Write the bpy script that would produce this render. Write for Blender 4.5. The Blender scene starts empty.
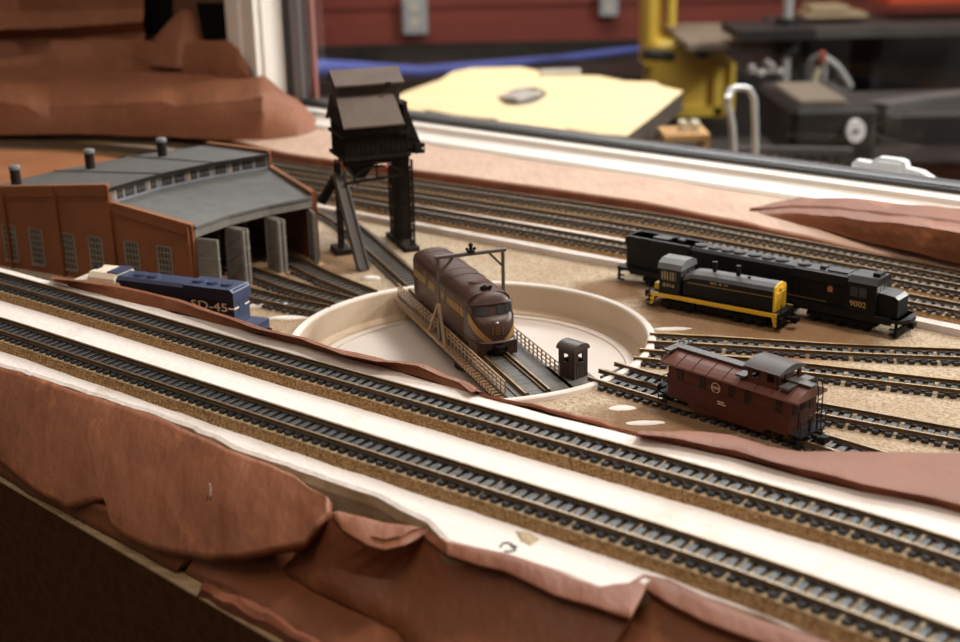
import bpy, bmesh, math, random
from mathutils import Vector, Matrix, noise
random.seed(7)
S = 0.001                     # everything below is measured in millimetres
sc = bpy.context.scene
COL = sc.collection

# ---------------------------------------------------------------- camera
F, PITCH, ROLL, CZ = 1312.48, 0.325, -0.021, 179.6
def ray(px, py):
    x, y = (px-480)/F, -(py-321)/F
    c, s = math.cos(ROLL), math.sin(ROLL)
    x, y = c*x-s*y, s*x+c*y
    return Vector((x, math.cos(PITCH)+y*math.sin(PITCH), -math.sin(PITCH)+y*math.cos(PITCH)))
def at(px, py, z=0.0):        # point of the plane at height z that the photograph shows there
    d = ray(px, py); k = (z-CZ)/d.z
    return Vector((d.x*k, d.y*k, z))
def atY(px, py, y):           # same on the upright plane at distance y
    d = ray(px, py); k = y/d.y
    return Vector((d.x*k, y, d.z*k+CZ))
cam = bpy.data.cameras.new('camera'); camo = bpy.data.objects.new('camera', cam); COL.objects.link(camo)
right0 = Vector((1, 0, 0)); up0 = Vector((0, math.sin(PITCH), math.cos(PITCH))); fwd = Vector((0, math.cos(PITCH), -math.sin(PITCH)))
c_, s_ = math.cos(ROLL), math.sin(ROLL)
R = right0*c_+up0*s_; U = -right0*s_+up0*c_
camo.matrix_world = Matrix(((R.x, U.x, -fwd.x, 0), (R.y, U.y, -fwd.y, 0), (R.z, U.z, -fwd.z, CZ*S), (0, 0, 0, 1)))
cam.sensor_width = 36; cam.sensor_fit = 'HORIZONTAL'; cam.lens = F/960*36
cam.clip_start = 0.02; cam.clip_end = 60
cam.dof.use_dof = True; cam.dof.focus_distance = 0.472; cam.dof.aperture_fstop = 14
sc.camera = camo

# ---------------------------------------------------------------- materials
MATS = {}
def mat(name, col, rough=.6, col2=None, scale=60, amt=.5, bump=0, bscale=None, metal=0, spec=.5, detail=3, ramp=(.35, .65), stretch=None, emit=None, coat=0):
    """procedural material: two colours mixed by noise in object space, noise bump"""
    if name in MATS: return MATS[name]
    m = bpy.data.materials.new(name); m.use_nodes = True
    nt = m.node_tree; b = nt.nodes['Principled BSDF']
    b.inputs['Roughness'].default_value = rough; b.inputs['Metallic'].default_value = metal
    b.inputs['Specular IOR Level'].default_value = spec
    if coat: b.inputs['Coat Weight'].default_value = coat
    b.inputs['Base Color'].default_value = (*col, 1)
    tc = nt.nodes.new('ShaderNodeTexCoord'); mp = nt.nodes.new('ShaderNodeMapping')
    nt.links.new(tc.outputs['Object'], mp.inputs['Vector'])
    if stretch: mp.inputs['Scale'].default_value = stretch[:3]; mp.inputs['Rotation'].default_value = (0, 0, stretch[3] if len(stretch) > 3 else 0)
    if col2:
        n = nt.nodes.new('ShaderNodeTexNoise'); n.inputs['Scale'].default_value = scale; n.inputs['Detail'].default_value = detail
        r = nt.nodes.new('ShaderNodeValToRGB'); r.color_ramp.elements[0].position = ramp[0]; r.color_ramp.elements[1].position = ramp[1]
        r.color_ramp.elements[0].color = (*col, 1); r.color_ramp.elements[1].color = (*[a+(c-a)*amt*2 if amt < .5 else c for a, c in zip(col, col2)], 1)
        nt.links.new(mp.outputs['Vector'], n.inputs['Vector']); nt.links.new(n.outputs['Fac'], r.inputs['Fac']); nt.links.new(r.outputs['Color'], b.inputs['Base Color'])
    if bump:
        n2 = nt.nodes.new('ShaderNodeTexNoise'); n2.inputs['Scale'].default_value = bscale or scale; n2.inputs['Detail'].default_value = 4
        bp = nt.nodes.new('ShaderNodeBump'); bp.inputs['Strength'].default_value = min(1, bump); bp.inputs['Distance'].default_value = .001
        nt.links.new(mp.outputs['Vector'], n2.inputs['Vector']); nt.links.new(n2.outputs['Fac'], bp.inputs['Height']); nt.links.new(bp.outputs['Normal'], b.inputs['Normal'])
    if emit:
        b.inputs['Emission Color'].default_value = (*emit[:3], 1); b.inputs['Emission Strength'].default_value = emit[3]
    MATS[name] = m; return m

def rock_mat(name, c1, c2, c3, rough=.5):
    m = bpy.data.materials.new(name); m.use_nodes = True; nt = m.node_tree; b = nt.nodes['Principled BSDF']
    N, L = nt.nodes.new, nt.links.new
    tc = N('ShaderNodeTexCoord')
    mp = N('ShaderNodeMapping'); mp.inputs['Rotation'].default_value = (0, 0, math.radians(40)); mp.inputs['Scale'].default_value = (1, .35, 1)
    L(tc.outputs['Object'], mp.inputs['Vector'])
    n1 = N('ShaderNodeTexNoise'); n1.inputs['Scale'].default_value = 26; n1.inputs['Detail'].default_value = 5; n1.inputs['Roughness'].default_value = .6
    n2 = N('ShaderNodeTexNoise'); n2.inputs['Scale'].default_value = 90; n2.inputs['Detail'].default_value = 6; n2.inputs['Roughness'].default_value = .65
    L(tc.outputs['Object'], n1.inputs['Vector']); L(mp.outputs['Vector'], n2.inputs['Vector'])
    r1 = N('ShaderNodeValToRGB'); r1.color_ramp.elements[0].position = .36; r1.color_ramp.elements[1].position = .62
    r1.color_ramp.elements[0].color = (*c1, 1); r1.color_ramp.elements[1].color = (*c2, 1)
    r2 = N('ShaderNodeValToRGB'); r2.color_ramp.elements[0].position = .56; r2.color_ramp.elements[1].position = .72
    r2.color_ramp.elements[0].color = (0, 0, 0, 1); r2.color_ramp.elements[1].color = (.75, .75, .75, 1)
    mx = N('ShaderNodeMix'); mx.data_type = 'RGBA'; mx.inputs[7].default_value = (*c3, 1)
    L(n1.outputs['Fac'], r1.inputs['Fac']); L(n2.outputs['Fac'], r2.inputs['Fac']); L(r2.outputs['Color'], mx.inputs[0]); L(r1.outputs['Color'], mx.inputs[6])
    L(mx.outputs[2], b.inputs['Base Color']); b.inputs['Roughness'].default_value = rough
    n3 = N('ShaderNodeTexNoise'); n3.inputs['Scale'].default_value = 150; n3.inputs['Detail'].default_value = 5
    L(mp.outputs['Vector'], n3.inputs['Vector'])
    bp = N('ShaderNodeBump'); bp.inputs['Strength'].default_value = .6; bp.inputs['Distance'].default_value = .0016
    L(n3.outputs['Fac'], bp.inputs['Height']); L(bp.outputs['Normal'], b.inputs['Normal'])
    MATS[name] = m; return m

def grain_mat(name, cols, scale, rough=.9, bump=.8, stain=None, stain_scale=12):
    """granular material: voronoi cells of several colours"""
    m = bpy.data.materials.new(name); m.use_nodes = True; nt = m.node_tree; b = nt.nodes['Principled BSDF']
    N, L = nt.nodes.new, nt.links.new
    tc = N('ShaderNodeTexCoord'); v = N('ShaderNodeTexVoronoi'); v.inputs['Scale'].default_value = scale
    L(tc.outputs['Object'], v.inputs['Vector'])
    sp = N('ShaderNodeSeparateColor'); L(v.outputs['Color'], sp.inputs['Color'])
    r = N('ShaderNodeValToRGB'); e = r.color_ramp.elements
    while len(e) < len(cols): e.new(.5)
    for i, c in enumerate(cols):
        e[i].position = i/(len(cols)-1); e[i].color = (*c, 1)
    L(sp.outputs['Red'], r.inputs['Fac'])
    out = r.outputs['Color']
    if stain:
        n = N('ShaderNodeTexNoise'); n.inputs['Scale'].default_value = stain_scale; n.inputs['Detail'].default_value = 4
        L(tc.outputs['Object'], n.inputs['Vector'])
        r2 = N('ShaderNodeValToRGB'); r2.color_ramp.elements[0].position = .5; r2.color_ramp.elements[1].position = .72
        r2.color_ramp.elements[0].color = (0, 0, 0, 1); r2.color_ramp.elements[1].color = (.7, .7, .7, 1)
        L(n.outputs['Fac'], r2.inputs['Fac'])
        mx = N('ShaderNodeMix'); mx.data_type = 'RGBA'; mx.inputs[7].default_value = (*stain, 1)
        L(r2.outputs['Color'], mx.inputs[0]); L(out, mx.inputs[6]); out = mx.outputs[2]
    L(out, b.inputs['Base Color']); b.inputs['Roughness'].default_value = rough; b.inputs['Specular IOR Level'].default_value = .3
    bp = N('ShaderNodeBump'); bp.inputs['Strength'].default_value = bump; bp.inputs['Distance'].default_value = .0006
    L(v.outputs['Distance'], bp.inputs['Height']); L(bp.outputs['Normal'], b.inputs['Normal'])
    MATS[name] = m; return m

# ---------------------------------------------------------------- mesh builder
class MB:
    def __init__(s): s.v = []; s.f = []; s.mi = []; s.sm = []
    def add(s, vs, fs, mi=0, sm=False):
        o = len(s.v); s.v += [Vector(p) for p in vs]
        for f in fs: s.f.append([i+o for i in f]); s.mi.append(mi); s.sm.append(sm)
        return s
    def box(s, x0, x1, y0, y1, z0, z1, mi=0, bev=0, M=None):
        if x0 > x1: x0, x1 = x1, x0
        if y0 > y1: y0, y1 = y1, y0
        if bev:
            b = bev; prof = [(x0+b, y0), (x1-b, y0), (x1, y0+b), (x1, y1-b), (x1-b, y1), (x0+b, y1), (x0, y1-b), (x0, y0+b)]
            inn = [(x0+b, y0+b*.7), (x1-b, y0+b*.7), (x1-b*.7, y0+b), (x1-b*.7, y1-b), (x1-b, y1-b*.7), (x0+b, y1-b*.7), (x0+b*.7, y1-b), (x0+b*.7, y0+b)]
            vs = [(*p, z0) for p in prof]+[(*p, z1-b) for p in prof]+[(*p, z1) for p in inn]
            fs = [list(range(7, -1, -1))]
            for k in range(2):
                for i in range(8): j = (i+1) % 8; fs.append([k*8+i, k*8+j, k*8+8+j, k*8+8+i])
            fs.append(list(range(16, 24)))
        else:
            vs = [(x0, y0, z0), (x1, y0, z0), (x1, y1, z0), (x0, y1, z0), (x0, y0, z1), (x1, y0, z1), (x1, y1, z1), (x0, y1, z1)]
            fs = [[3, 2, 1, 0], [4, 5, 6, 7], [0, 1, 5, 4], [1, 2, 6, 5], [2, 3, 7, 6], [3, 0, 4, 7]]
        if M is not None: vs = [M @ Vector(p) for p in vs]
        return s.add(vs, fs, mi)
    def bar(s, p, q, w, h, mi=0, up=(0, 0, 1)):
        p, q = Vector(p), Vector(q); d = (q-p).normalized(); u = Vector(up)
        if abs(d.dot(u)) > .98: u = Vector((1, 0, 0))
        a = d.cross(u).normalized()*w/2; b = a.cross(d).normalized()*h/2
        vs = [p-a-b, p+a-b, p+a+b, p-a+b, q-a-b, q+a-b, q+a+b, q-a+b]
        return s.add(vs, [[0, 1, 2, 3], [7, 6, 5, 4], [0, 4, 5, 1], [1, 5, 6, 2], [2, 6, 7, 3], [3, 7, 4, 0]], mi)
    def tube(s, pts, r, n=8, mi=0, cap=True):
        pts = [Vector(p) for p in pts]; rings = []; pa = None
        for i, p in enumerate(pts):
            d = (pts[min(i+1, len(pts)-1)]-pts[max(i-1, 0)]).normalized()
            if pa is None:
                u = Vector((0, 0, 1)) if abs(d.z) < .9 else Vector((1, 0, 0)); a = d.cross(u).normalized()
            else: a = (pa-d*pa.dot(d)).normalized()
            pa = a; b = d.cross(a); rr = r[i] if isinstance(r, (list, tuple)) else r
            rings.append([p+a*math.cos(2*math.pi*k/n)*rr+b*math.sin(2*math.pi*k/n)*rr for k in range(n)])
        s.loft(rings, mi, True, cap); return s
    def loft(s, rings, mi=0, sm=True, cap=True, closed=True):
        n = len(rings[0]); o = len(s.v)
        for r in rings: s.v += [Vector(p) for p in r]
        for i in range(len(rings)-1):
            for k in range(n if closed else n-1):
                j = (k+1) % n
                s.f.append([o+i*n+k, o+i*n+j, o+(i+1)*n+j, o+(i+1)*n+k]); s.mi.append(mi); s.sm.append(sm)
        if cap and closed:
            s.f.append([o+k for k in range(n-1, -1, -1)]); s.mi.append(mi); s.sm.append(False)
            s.f.append([o+(len(rings)-1)*n+k for k in range(n)]); s.mi.append(mi); s.sm.append(False)
        return s
    def cyl(s, p, r, h, n=16, mi=0, r2=None):
        x, y, z = p; r2 = r if r2 is None else r2
        A = [(x+r*math.cos(2*math.pi*k/n), y+r*math.sin(2*math.pi*k/n), z) for k in range(n)]
        B = [(x+r2*math.cos(2*math.pi*k/n), y+r2*math.sin(2*math.pi*k/n), z+h) for k in range(n)]
        return s.loft([A, B], mi, True)
    def prism(s, poly, a, b, mi=0, axis='z', bev=0):
        """polygon extruded from a to b along an axis; poly in the two other axes (x: (y,z), y: (x,z), z: (x,y))"""
        def P(u, v, w): return {'z': (u, v, w), 'y': (u, w, v), 'x': (w, u, v)}[axis]
        n = len(poly); vs = [P(u, v, a) for u, v in poly]+[P(u, v, b) for u, v in poly]
        fs = [list(range(n)), list(range(2*n-1, n-1, -1))]+[[i, (i+1) % n+0, (i+1) % n+n, i+n][::-1] for i in range(n)]
        return s.add(vs, fs, mi)
    def sphere(s, c, r, n=10, mi=0, sz=1):
        rings = []
        for i in range(1, n//2):
            a = math.pi*i/(n//2)
            rings.append([(c[0]+r*math.sin(a)*math.cos(2*math.pi*k/n), c[1]+r*math.sin(a)*math.sin(2*math.pi*k/n), c[2]+r*sz*math.cos(a)) for k in range(n)])
        return s.loft(rings, mi, True)
    def build(s, name, mats, parent=None, off=(0, 0, 0), label=None, fix=True, sharp=.6):
        if not isinstance(mats, (list, tuple)): mats = [mats]
        me = bpy.data.meshes.new(name); o_ = Vector(off)
        me.from_pydata([(p-o_)*S for p in s.v], [], s.f); me.update()
        for m in mats: me.materials.append(m)
        for i, p in enumerate(me.polygons): p.material_index = s.mi[i]; p.use_smooth = s.sm[i]
        if fix:
            bm = bmesh.new(); bm.from_mesh(me); bmesh.ops.recalc_face_normals(bm, faces=bm.faces)
            for e in bm.edges:
                if len(e.link_faces) == 2 and e.calc_face_angle(0) > sharp: e.smooth = False
            bm.to_mesh(me); bm.free()
        o = bpy.data.objects.new(name, me); COL.objects.link(o)
        if parent is not None: o.parent = parent
        else: o.location = o_*S
        if label: o['label'] = label
        return o
def thing(name, label, cat, loc=(0, 0, 0), rot=0, group=None):
    o = bpy.data.objects.new(name, None); COL.objects.link(o); o.empty_display_size = .01
    o.location = Vector(loc)*S; o.rotation_euler = (0, 0, math.radians(rot)); o['label'] = label; o['category'] = cat
    if group: o['group'] = group
    return o
def tag(o, label, cat, group=None):
    o['label'] = label; o['category'] = cat
    if group: o['group'] = group
    return o
def structure(o): o['kind'] = 'structure'; return o
def text(name, body, size, m, parent, loc, rx=90, rz=0, depth=.05, rot=None, xs=1.0):
    """lettering as a thin mesh lying in its own plane"""
    cu = bpy.data.curves.new(name, 'FONT'); cu.body = body; cu.size = size*S; cu.extrude = depth*S; cu.align_x = 'CENTER'; cu.align_y = 'CENTER'
    t = bpy.data.objects.new(name+'_tmp', cu); COL.objects.link(t)
    dg = bpy.context.evaluated_depsgraph_get(); dg.update()
    me = bpy.data.meshes.new_from_object(t.evaluated_get(dg)); bpy.data.objects.remove(t); bpy.data.curves.remove(cu)
    me.materials.clear(); me.materials.append(m); me.name = name
    o = bpy.data.objects.new(name, me); COL.objects.link(o); o.parent = parent
    o.location = Vector(loc)*S; o.rotation_euler = rot or (math.radians(rx), 0, math.radians(rz)); o.scale = (xs, 1, 1)
    return o
def catmull(pts, step):
    pts = [Vector((*p, 0)) if len(p) == 2 else Vector(p) for p in pts]
    P = [pts[0]*2-pts[1]]+pts+[pts[-1]*2-pts[-2]]; dense = []
    for i in range(1, len(P)-2):
        for k in range(24):
            t = k/24; a, b, c, d = P[i-1], P[i], P[i+1], P[i+2]
            dense.append(.5*((2*b)+(c-a)*t+(2*a-5*b+4*c-d)*t*t+(3*b-a-3*c+d)*t**3))
    dense.append(pts[-1]); out = [dense[0]]; acc = 0; last = dense[0]
    for p in dense[1:]:
        L = (p-last).length
        while acc+L >= step:
            last = last+(p-last)*((step-acc)/L); out.append(last.copy()); L = (p-last).length; acc = 0
        acc += L; last = p
    return out
def frames(path):
    fr = []
    for i, p in enumerate(path):
        d = (path[min(i+1, len(path)-1)]-path[max(i-1, 0)]).normalized()
        fr.append((p, d, Vector((-d.y, d.x, 0))))
    return fr
def sweep(mb, path, prof, mi=0, cap=True, sm=False):
    rings = [[p+n*u+Vector((0, 0, z)) for u, z in prof] for p, d, n in frames(path)]
    mb.loft(rings, mi, sm, cap); return mb
# ---------------------------------------------------------------- palette
m_tie = mat('black_plastic_ties', (.02, .02, .022), .42, (.03, .03, .033), 300, bump=.15, bscale=900, spec=.4)
m_tie_old = mat('dusty_ties', (.045, .04, .036), .5, (.07, .06, .05), 250, bump=.2, bscale=700)
m_rail = mat('weathered_rail_side', (.10, .06, .028), .5, (.15, .09, .042), 200, metal=.25)
m_railtop = mat('worn_rail_top', (.22, .16, .1), .42, (.28, .21, .13), 300, metal=.7)
m_brass = mat('brass_rail_top', (.48, .31, .13), .28, (.54, .37, .18), 300, metal=.9)
m_cork = grain_mat('cork', [(.17, .085, .028), (.27, .15, .06), (.36, .22, .1), (.22, .115, .042)], 1400, .85, .9)
m_corktop = grain_mat('cork_top_sanded', [(.38, .29, .18), (.5, .4, .27), (.45, .34, .21)], 1400, .9, .4)
m_foam = mat('white_foam_board', (.62, .54, .475), .8, (.76, .7, .66), 34, bump=.4, bscale=420, ramp=(.3, .46), spec=.2, detail=6)
m_plaster = mat('dirty_plaster_edge', (.26, .17, .09), .9, (.45, .36, .26), 60, bump=.6, bscale=200, spec=.2)
m_sand = grain_mat('sand_scatter', [(.27, .2, .13), (.4, .315, .22), (.47, .385, .28), (.33, .25, .165)], 950, .9, .5, stain=(.24, .12, .05), stain_scale=11)
m_rock = rock_mat('red_rock_paint', (.165, .05, .017), (.215, .07, .026), (.36, .135, .05), .55)
m_rock_far = rock_mat('red_rock_paint_distant', (.19, .064, .026), (.235, .084, .036), (.27, .1, .05), .7)
m_rock_pale = rock_mat('pale_red_rock_paint', (.46, .3, .215), (.51, .345, .255), (.46, .28, .195), .65)
m_lip = mat('dark_red_lip', (.2, .062, .03), .8, (.3, .1, .05), 70, bump=.5, bscale=220)
m_white = mat('white_trim_paint', (.83, .79, .73), .35, (.85, .82, .77), 6, spec=.4)
m_fascia = mat('dark_brown_hardboard', (.055, .02, .006), .85, (.075, .028, .009), 260, bump=.2, bscale=500, spec=.15)
m_ply = mat('plywood_edge', (.34, .24, .13), .75, (.46, .34, .2), 40, stretch=(1, 6, 1, .7), bump=.3, bscale=150)
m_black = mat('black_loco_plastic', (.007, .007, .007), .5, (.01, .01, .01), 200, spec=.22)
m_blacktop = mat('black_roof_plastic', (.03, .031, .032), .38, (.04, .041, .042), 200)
m_under = mat('black_underframe', (.006, .006, .006), .65, spec=.2)
m_yellow = mat('yellow_paint', (.72, .42, .02), .4, (.8, .48, .03), 120)
m_dull_gold = mat('gold_lettering', (.52, .36, .13), .5)
m_tuscan = mat('tuscan_red_paint', (.05, .023, .017), .42, (.062, .029, .021), 100, spec=.35)
m_tuscanroof = mat('tuscan_roof', (.07, .04, .032), .38, (.105, .053, .042), 90)
m_stripe = mat('gold_stripe', (.24, .14, .035), .5, (.3, .175, .045), 150)
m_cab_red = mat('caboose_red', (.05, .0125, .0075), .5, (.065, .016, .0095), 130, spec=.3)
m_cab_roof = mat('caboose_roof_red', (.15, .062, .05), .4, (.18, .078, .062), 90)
m_walk = mat('roof_walk_dark', (.05, .043, .04), .45, (.065, .055, .05), 130)
m_blue = mat('blue_loco_paint', (.03, .042, .092), .45, (.038, .052, .11), 120)
m_cream = mat('cream_loco_paint', (.75, .66, .52), .4, (.8, .72, .6), 120)
m_letter = mat('tan_lettering', (.62, .5, .36), .5)
m_silver = mat('silver_metal', (.6, .58, .55), .35, (.5, .48, .46), 40, metal=.3)
m_glass_dark = mat('dark_window_glass', (.006, .006, .007), .3, spec=.2)
m_brick = mat('brown_red_brick', (.155, .046, .013), .8, (.19, .058, .018), 45, bump=.25, bscale=600)
m_brickcap = mat('brick_parapet', (.27, .1, .035), .75, (.32, .125, .05), 45)
m_roof = mat('slate_grey_roofing', (.105, .105, .102), .62, (.13, .13, .125), 160, bump=.2, bscale=700)
m_grey = mat('grey_wood_paint', (.15, .14, .125), .7, (.2, .18, .155), 90, stretch=(1, 1, .2))
m_pane = mat('window_muntins_grey', (.15, .13, .105), .5, (.2, .175, .14), 60)
m_dark = mat('near_black_brown', (.016, .011, .008), .7, (.024, .017, .013), 150, bump=.3, bscale=500, spec=.2)
m_tower_roof = mat('brown_grey_roof_boards', (.1, .07, .055), .6, (.125, .088, .07), 90, stretch=(1, 1, 1), bump=.2, bscale=300)
m_tower = mat('black_brown_timber', (.012, .008, .006), .75, (.018, .012, .009), 200, bump=.3, bscale=400, spec=.15)
m_pit = mat('pale_pit_plaster', (.66, .585, .53), .6, (.7, .635, .585), 14, bump=.15, bscale=90, spec=.3)
m_pitwall = mat('tan_pit_wall', (.52, .41, .29), .65, (.6, .49, .37), 22, bump=.2, bscale=200, spec=.3)
m_deck = mat('bridge_deck_grey', (.07, .068, .062), .55, (.115, .105, .092), 90, bump=.25, bscale=500)
m_rust = mat('tan_railing', (.3, .2, .115), .55, (.37, .25, .15), 120)
m_arch = mat('grey_brown_arch', (.085, .07, .056), .45, (.11, .09, .072), 120)
m_shanty = mat('dark_brown_cab', (.03, .02, .016), .5, (.04, .028, .022), 140)
m_shantyroof = mat('cab_roof', (.05, .038, .033), .42, (.062, .048, .042), 140)
m_redpaint = mat('red_board_wall', (.17, .03, .02), .6, (.21, .04, .026), 3, stretch=(1, 1, 4))
m_shopdark = mat('shop_dark', (.014, .0125, .0115), .55, (.024, .021, .02), 8, spec=.3)
m_shopgrey = mat('shop_grey', (.055, .053, .052), .45, (.08, .076, .074), 8)
m_shopfloor = mat('shop_floor', (.1, .092, .085), .6, (.13, .12, .11), 3)
m_machine_yellow = mat('machine_yellow', (.6, .4, .05), .5, (.66, .45, .07), 5)
m_bluepipe = mat('blue_pipe_paint', (.06, .085, .3), .45, (.075, .1, .34), 8)
m_board = mat('pale_birch_board', (.76, .58, .31), .55, (.82, .66, .38), 6, stretch=(1, 5, 1, .4))
m_wood = mat('orange_pine', (.5, .27, .09), .6, (.58, .33, .12), 30)
m_wtop = mat('tan_table', (.2, .16, .12), .5, (.24, .19, .145), 8)
m_plastic_white = mat('white_plastic', (.8, .8, .8), .4)
m_chrome = mat('chrome', (.6, .59, .57), .25, metal=.3)
m_ink = mat('black_ink', (.03, .028, .03), .7)

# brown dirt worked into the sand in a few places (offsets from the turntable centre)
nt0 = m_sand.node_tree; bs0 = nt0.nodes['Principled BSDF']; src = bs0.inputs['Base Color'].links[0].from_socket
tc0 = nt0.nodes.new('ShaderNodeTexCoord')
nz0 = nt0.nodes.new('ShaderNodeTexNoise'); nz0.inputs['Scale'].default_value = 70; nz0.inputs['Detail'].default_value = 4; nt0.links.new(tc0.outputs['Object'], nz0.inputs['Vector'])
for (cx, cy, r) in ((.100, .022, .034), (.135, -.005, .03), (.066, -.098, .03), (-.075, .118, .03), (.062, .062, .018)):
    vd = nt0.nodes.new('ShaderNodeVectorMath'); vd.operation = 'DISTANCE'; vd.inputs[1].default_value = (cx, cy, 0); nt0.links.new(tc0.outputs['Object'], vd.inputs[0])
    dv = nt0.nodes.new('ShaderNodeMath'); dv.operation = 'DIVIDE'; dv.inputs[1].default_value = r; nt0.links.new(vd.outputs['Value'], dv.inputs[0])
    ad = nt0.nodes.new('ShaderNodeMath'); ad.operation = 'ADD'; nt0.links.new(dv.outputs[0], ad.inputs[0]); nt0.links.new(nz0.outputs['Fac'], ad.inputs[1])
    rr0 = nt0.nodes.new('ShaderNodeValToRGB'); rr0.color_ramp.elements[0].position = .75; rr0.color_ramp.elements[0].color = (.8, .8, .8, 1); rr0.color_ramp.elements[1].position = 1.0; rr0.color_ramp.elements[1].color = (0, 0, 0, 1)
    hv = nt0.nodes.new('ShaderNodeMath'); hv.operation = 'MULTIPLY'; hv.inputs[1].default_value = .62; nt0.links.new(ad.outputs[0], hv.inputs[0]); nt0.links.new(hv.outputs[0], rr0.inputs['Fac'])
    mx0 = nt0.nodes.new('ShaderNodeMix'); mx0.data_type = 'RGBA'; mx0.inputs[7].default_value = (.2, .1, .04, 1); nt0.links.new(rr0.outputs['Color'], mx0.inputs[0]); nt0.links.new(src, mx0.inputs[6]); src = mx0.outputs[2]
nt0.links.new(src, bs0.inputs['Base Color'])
# ---------------------------------------------------------------- ground plan helpers
NV, TV = Vector((.656, .755, 0)), Vector((.755, -.656, 0))
def nt(n, t, z=0): return NV*n+TV*t+Vector((0, 0, z))
def jit(p, a, k=.05): return p+noise.noise_vector(p*k)*a

A_PTS = [(-304.9, 613.5), (-251.3, 574.7), (-205.3, 539.2), (-150.7, 496.4), (-103.3, 458.1), (-62.5, 425.8), (-26.5, 397.9), (5.5, 372.9), (34.2, 350.8), (60.1, 330.8), (83.5, 312.3), (100.4, 298.5), (115.8, 284.6), (138.6, 262.4), (170.9, 229.2), (207.9, 189.4)]
B_PTS = [(-304.9, 565.5), (-244.9, 521.6), (-183.1, 475.5), (-125.6, 429.7), (-77.4, 391.3), (-36.4, 358.9), (-0.9, 331.3), (30.2, 307.1), (57.4, 285.1), (81.0, 264.3), (101.7, 244.5), (129.4, 216.2), (166.3, 175.6)]
A_path, B_path = catmull(A_PTS, 3.75), catmull(B_PTS, 3.75)
# front lines and rocks scaled about the camera, so they stand above the yard
def hf(z): return 13.65+z*.924
def atf(px, py, z): return at(px, py, hf(z))
M1_path = catmull([nt(n, t)[:2] for n, t in [(507, -578), (508, -566), (511, -488), (516.5, -353), (518.5, -205), (517, -100), (512, 40)]], 4.05)
M2_path = catmull([(-560, 942), (-430, 938), (-330, 925), (-250, 898), (-190, 862)]+[nt(n, t)[:2] for n, t in [(521, -640), (531.5, -514), (541.5, -369), (540, -226), (537, -100), (532, 40)]], 4.05)
M3_path = catmull([(-560, 972), (-420, 965), (-320, 950), (-240, 930), (-182, 893)]+[nt(n, t)[:2] for n, t in [(544, -643), (555, -537), (567.5, -387), (566.5, -315), (560, -205), (554, -100), (546, 40)]], 4.05)

RAILP = [(-.75, 0), (.75, 0), (.75, .18), (.28, .4), (.28, 1.0), (.45, 1.12), (.45, 1.5), (-.45, 1.5), (-.45, 1.12), (-.28, 1.0), (-.28, .4), (-.75, .18)]
def track(name, label, path, z, ties=m_tie, top=m_railtop, group=None, th=1.2, g=1, wob=0, skip=0):
    """one length of model track: a moulded strip of ties with webbing, and two rails"""
    p0 = path[len(path)//2]; off = Vector((p0.x, p0.y, z))
    t = thing(name, label, 'track', off, 0, group)
    mb = MB(); fr = frames(path)
    for i, (p, d, n) in enumerate(fr):
        if i < skip: continue
        a = d*1.12*g; j = random.uniform(-.12, .12)*(1+wob); sk = d*random.uniform(-.12, .12)*(1+wob)
        vs = []
        for zz, k in ((0, 1), (th-.12, 1), (th, .9)):
            for sa, sn in ((-1, -1), (1, -1), (1, 1), (-1, 1)):
                vs.append(p+a*sa*k+n*(sn*(7.6 if k == 1 else 7.5)*g+j)+sk*sn+Vector((0, 0, z+zz)))
        fs = [[0, 1, 5, 4], [1, 2, 6, 5], [2, 3, 7, 6], [3, 0, 4, 7], [4, 5, 9, 8], [5, 6, 10, 9], [6, 7, 11, 10], [7, 4, 8, 11], [8, 9, 10, 11]]
        mb.add(vs, fs)
        for s in (-4.8*g, 4.8*g):                                   # spike heads beside each rail
            for q in (-1.15*g, 1.15*g):
                c = p+n*(s+q)+Vector((0, 0, z+th)); mb.bar(c-d*.35, c+d*.35, .4, .5)
        if i+1 < len(fr) and i % 4 != 3:
            q, d2, n2 = fr[i+1]
            for s in (-4.8*g, 4.8*g): mb.bar(p+n*s+Vector((0, 0, z+.4)), q+n2*s+Vector((0, 0, z+.4)), 1.2, .6)
    mb.build('tie_strip', ties, t, off)
    sub = path[::2]+([path[-1]] if len(path) % 2 == 0 else [])
    for s in (-4.8*g, 4.8*g):
        r = MB(); sweep(r, sub, [(s+u*g, z+th-.02+v*g) for u, v in RAILP])
        n = len(RAILP); k = len(sub)-1
        for q in range(len(r.mi)):
            if q < k*n and q % n in (6,): r.mi[q] = 1           # running surface
        r.build('rail', [m_rail, top], t, off)
    return t
def cork(name, label, path, z0, z1, half=8.7, rear=None, group=None):
    rear = rear or half
    p0 = path[len(path)//2]; off = Vector((p0.x, p0.y, z0)); mb = MB(); fr = frames(path)
    h = z1-z0; rings = []
    for p, d, n in fr:
        w = noise.noise(p*.06)*.5; w2 = noise.noise(p*.3)*.25
        prof = [(-half-h-.3+w+w2, z0), (-half-h*.45+w+w2*.6, z0+h*.55), (-half+w*.4, z1), (-.3, z1), (.3, z1), (rear+w*.4, z1), (rear+h*.45+w, z0+h*.55), (rear+h+.3+w, z0)]
        rings.append([p+n*u+Vector((0, 0, v)) for u, v in prof])
    mb.loft(rings, 0, False, True)
    for q in range(len(mb.mi)):
        if q < (len(fr)-1)*8 and q % 8 in (2, 4): mb.mi[q] = 1
    o = mb.build(name, [m_cork, m_corktop], None, off); return tag(o, label, 'cork roadbed', group)

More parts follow.
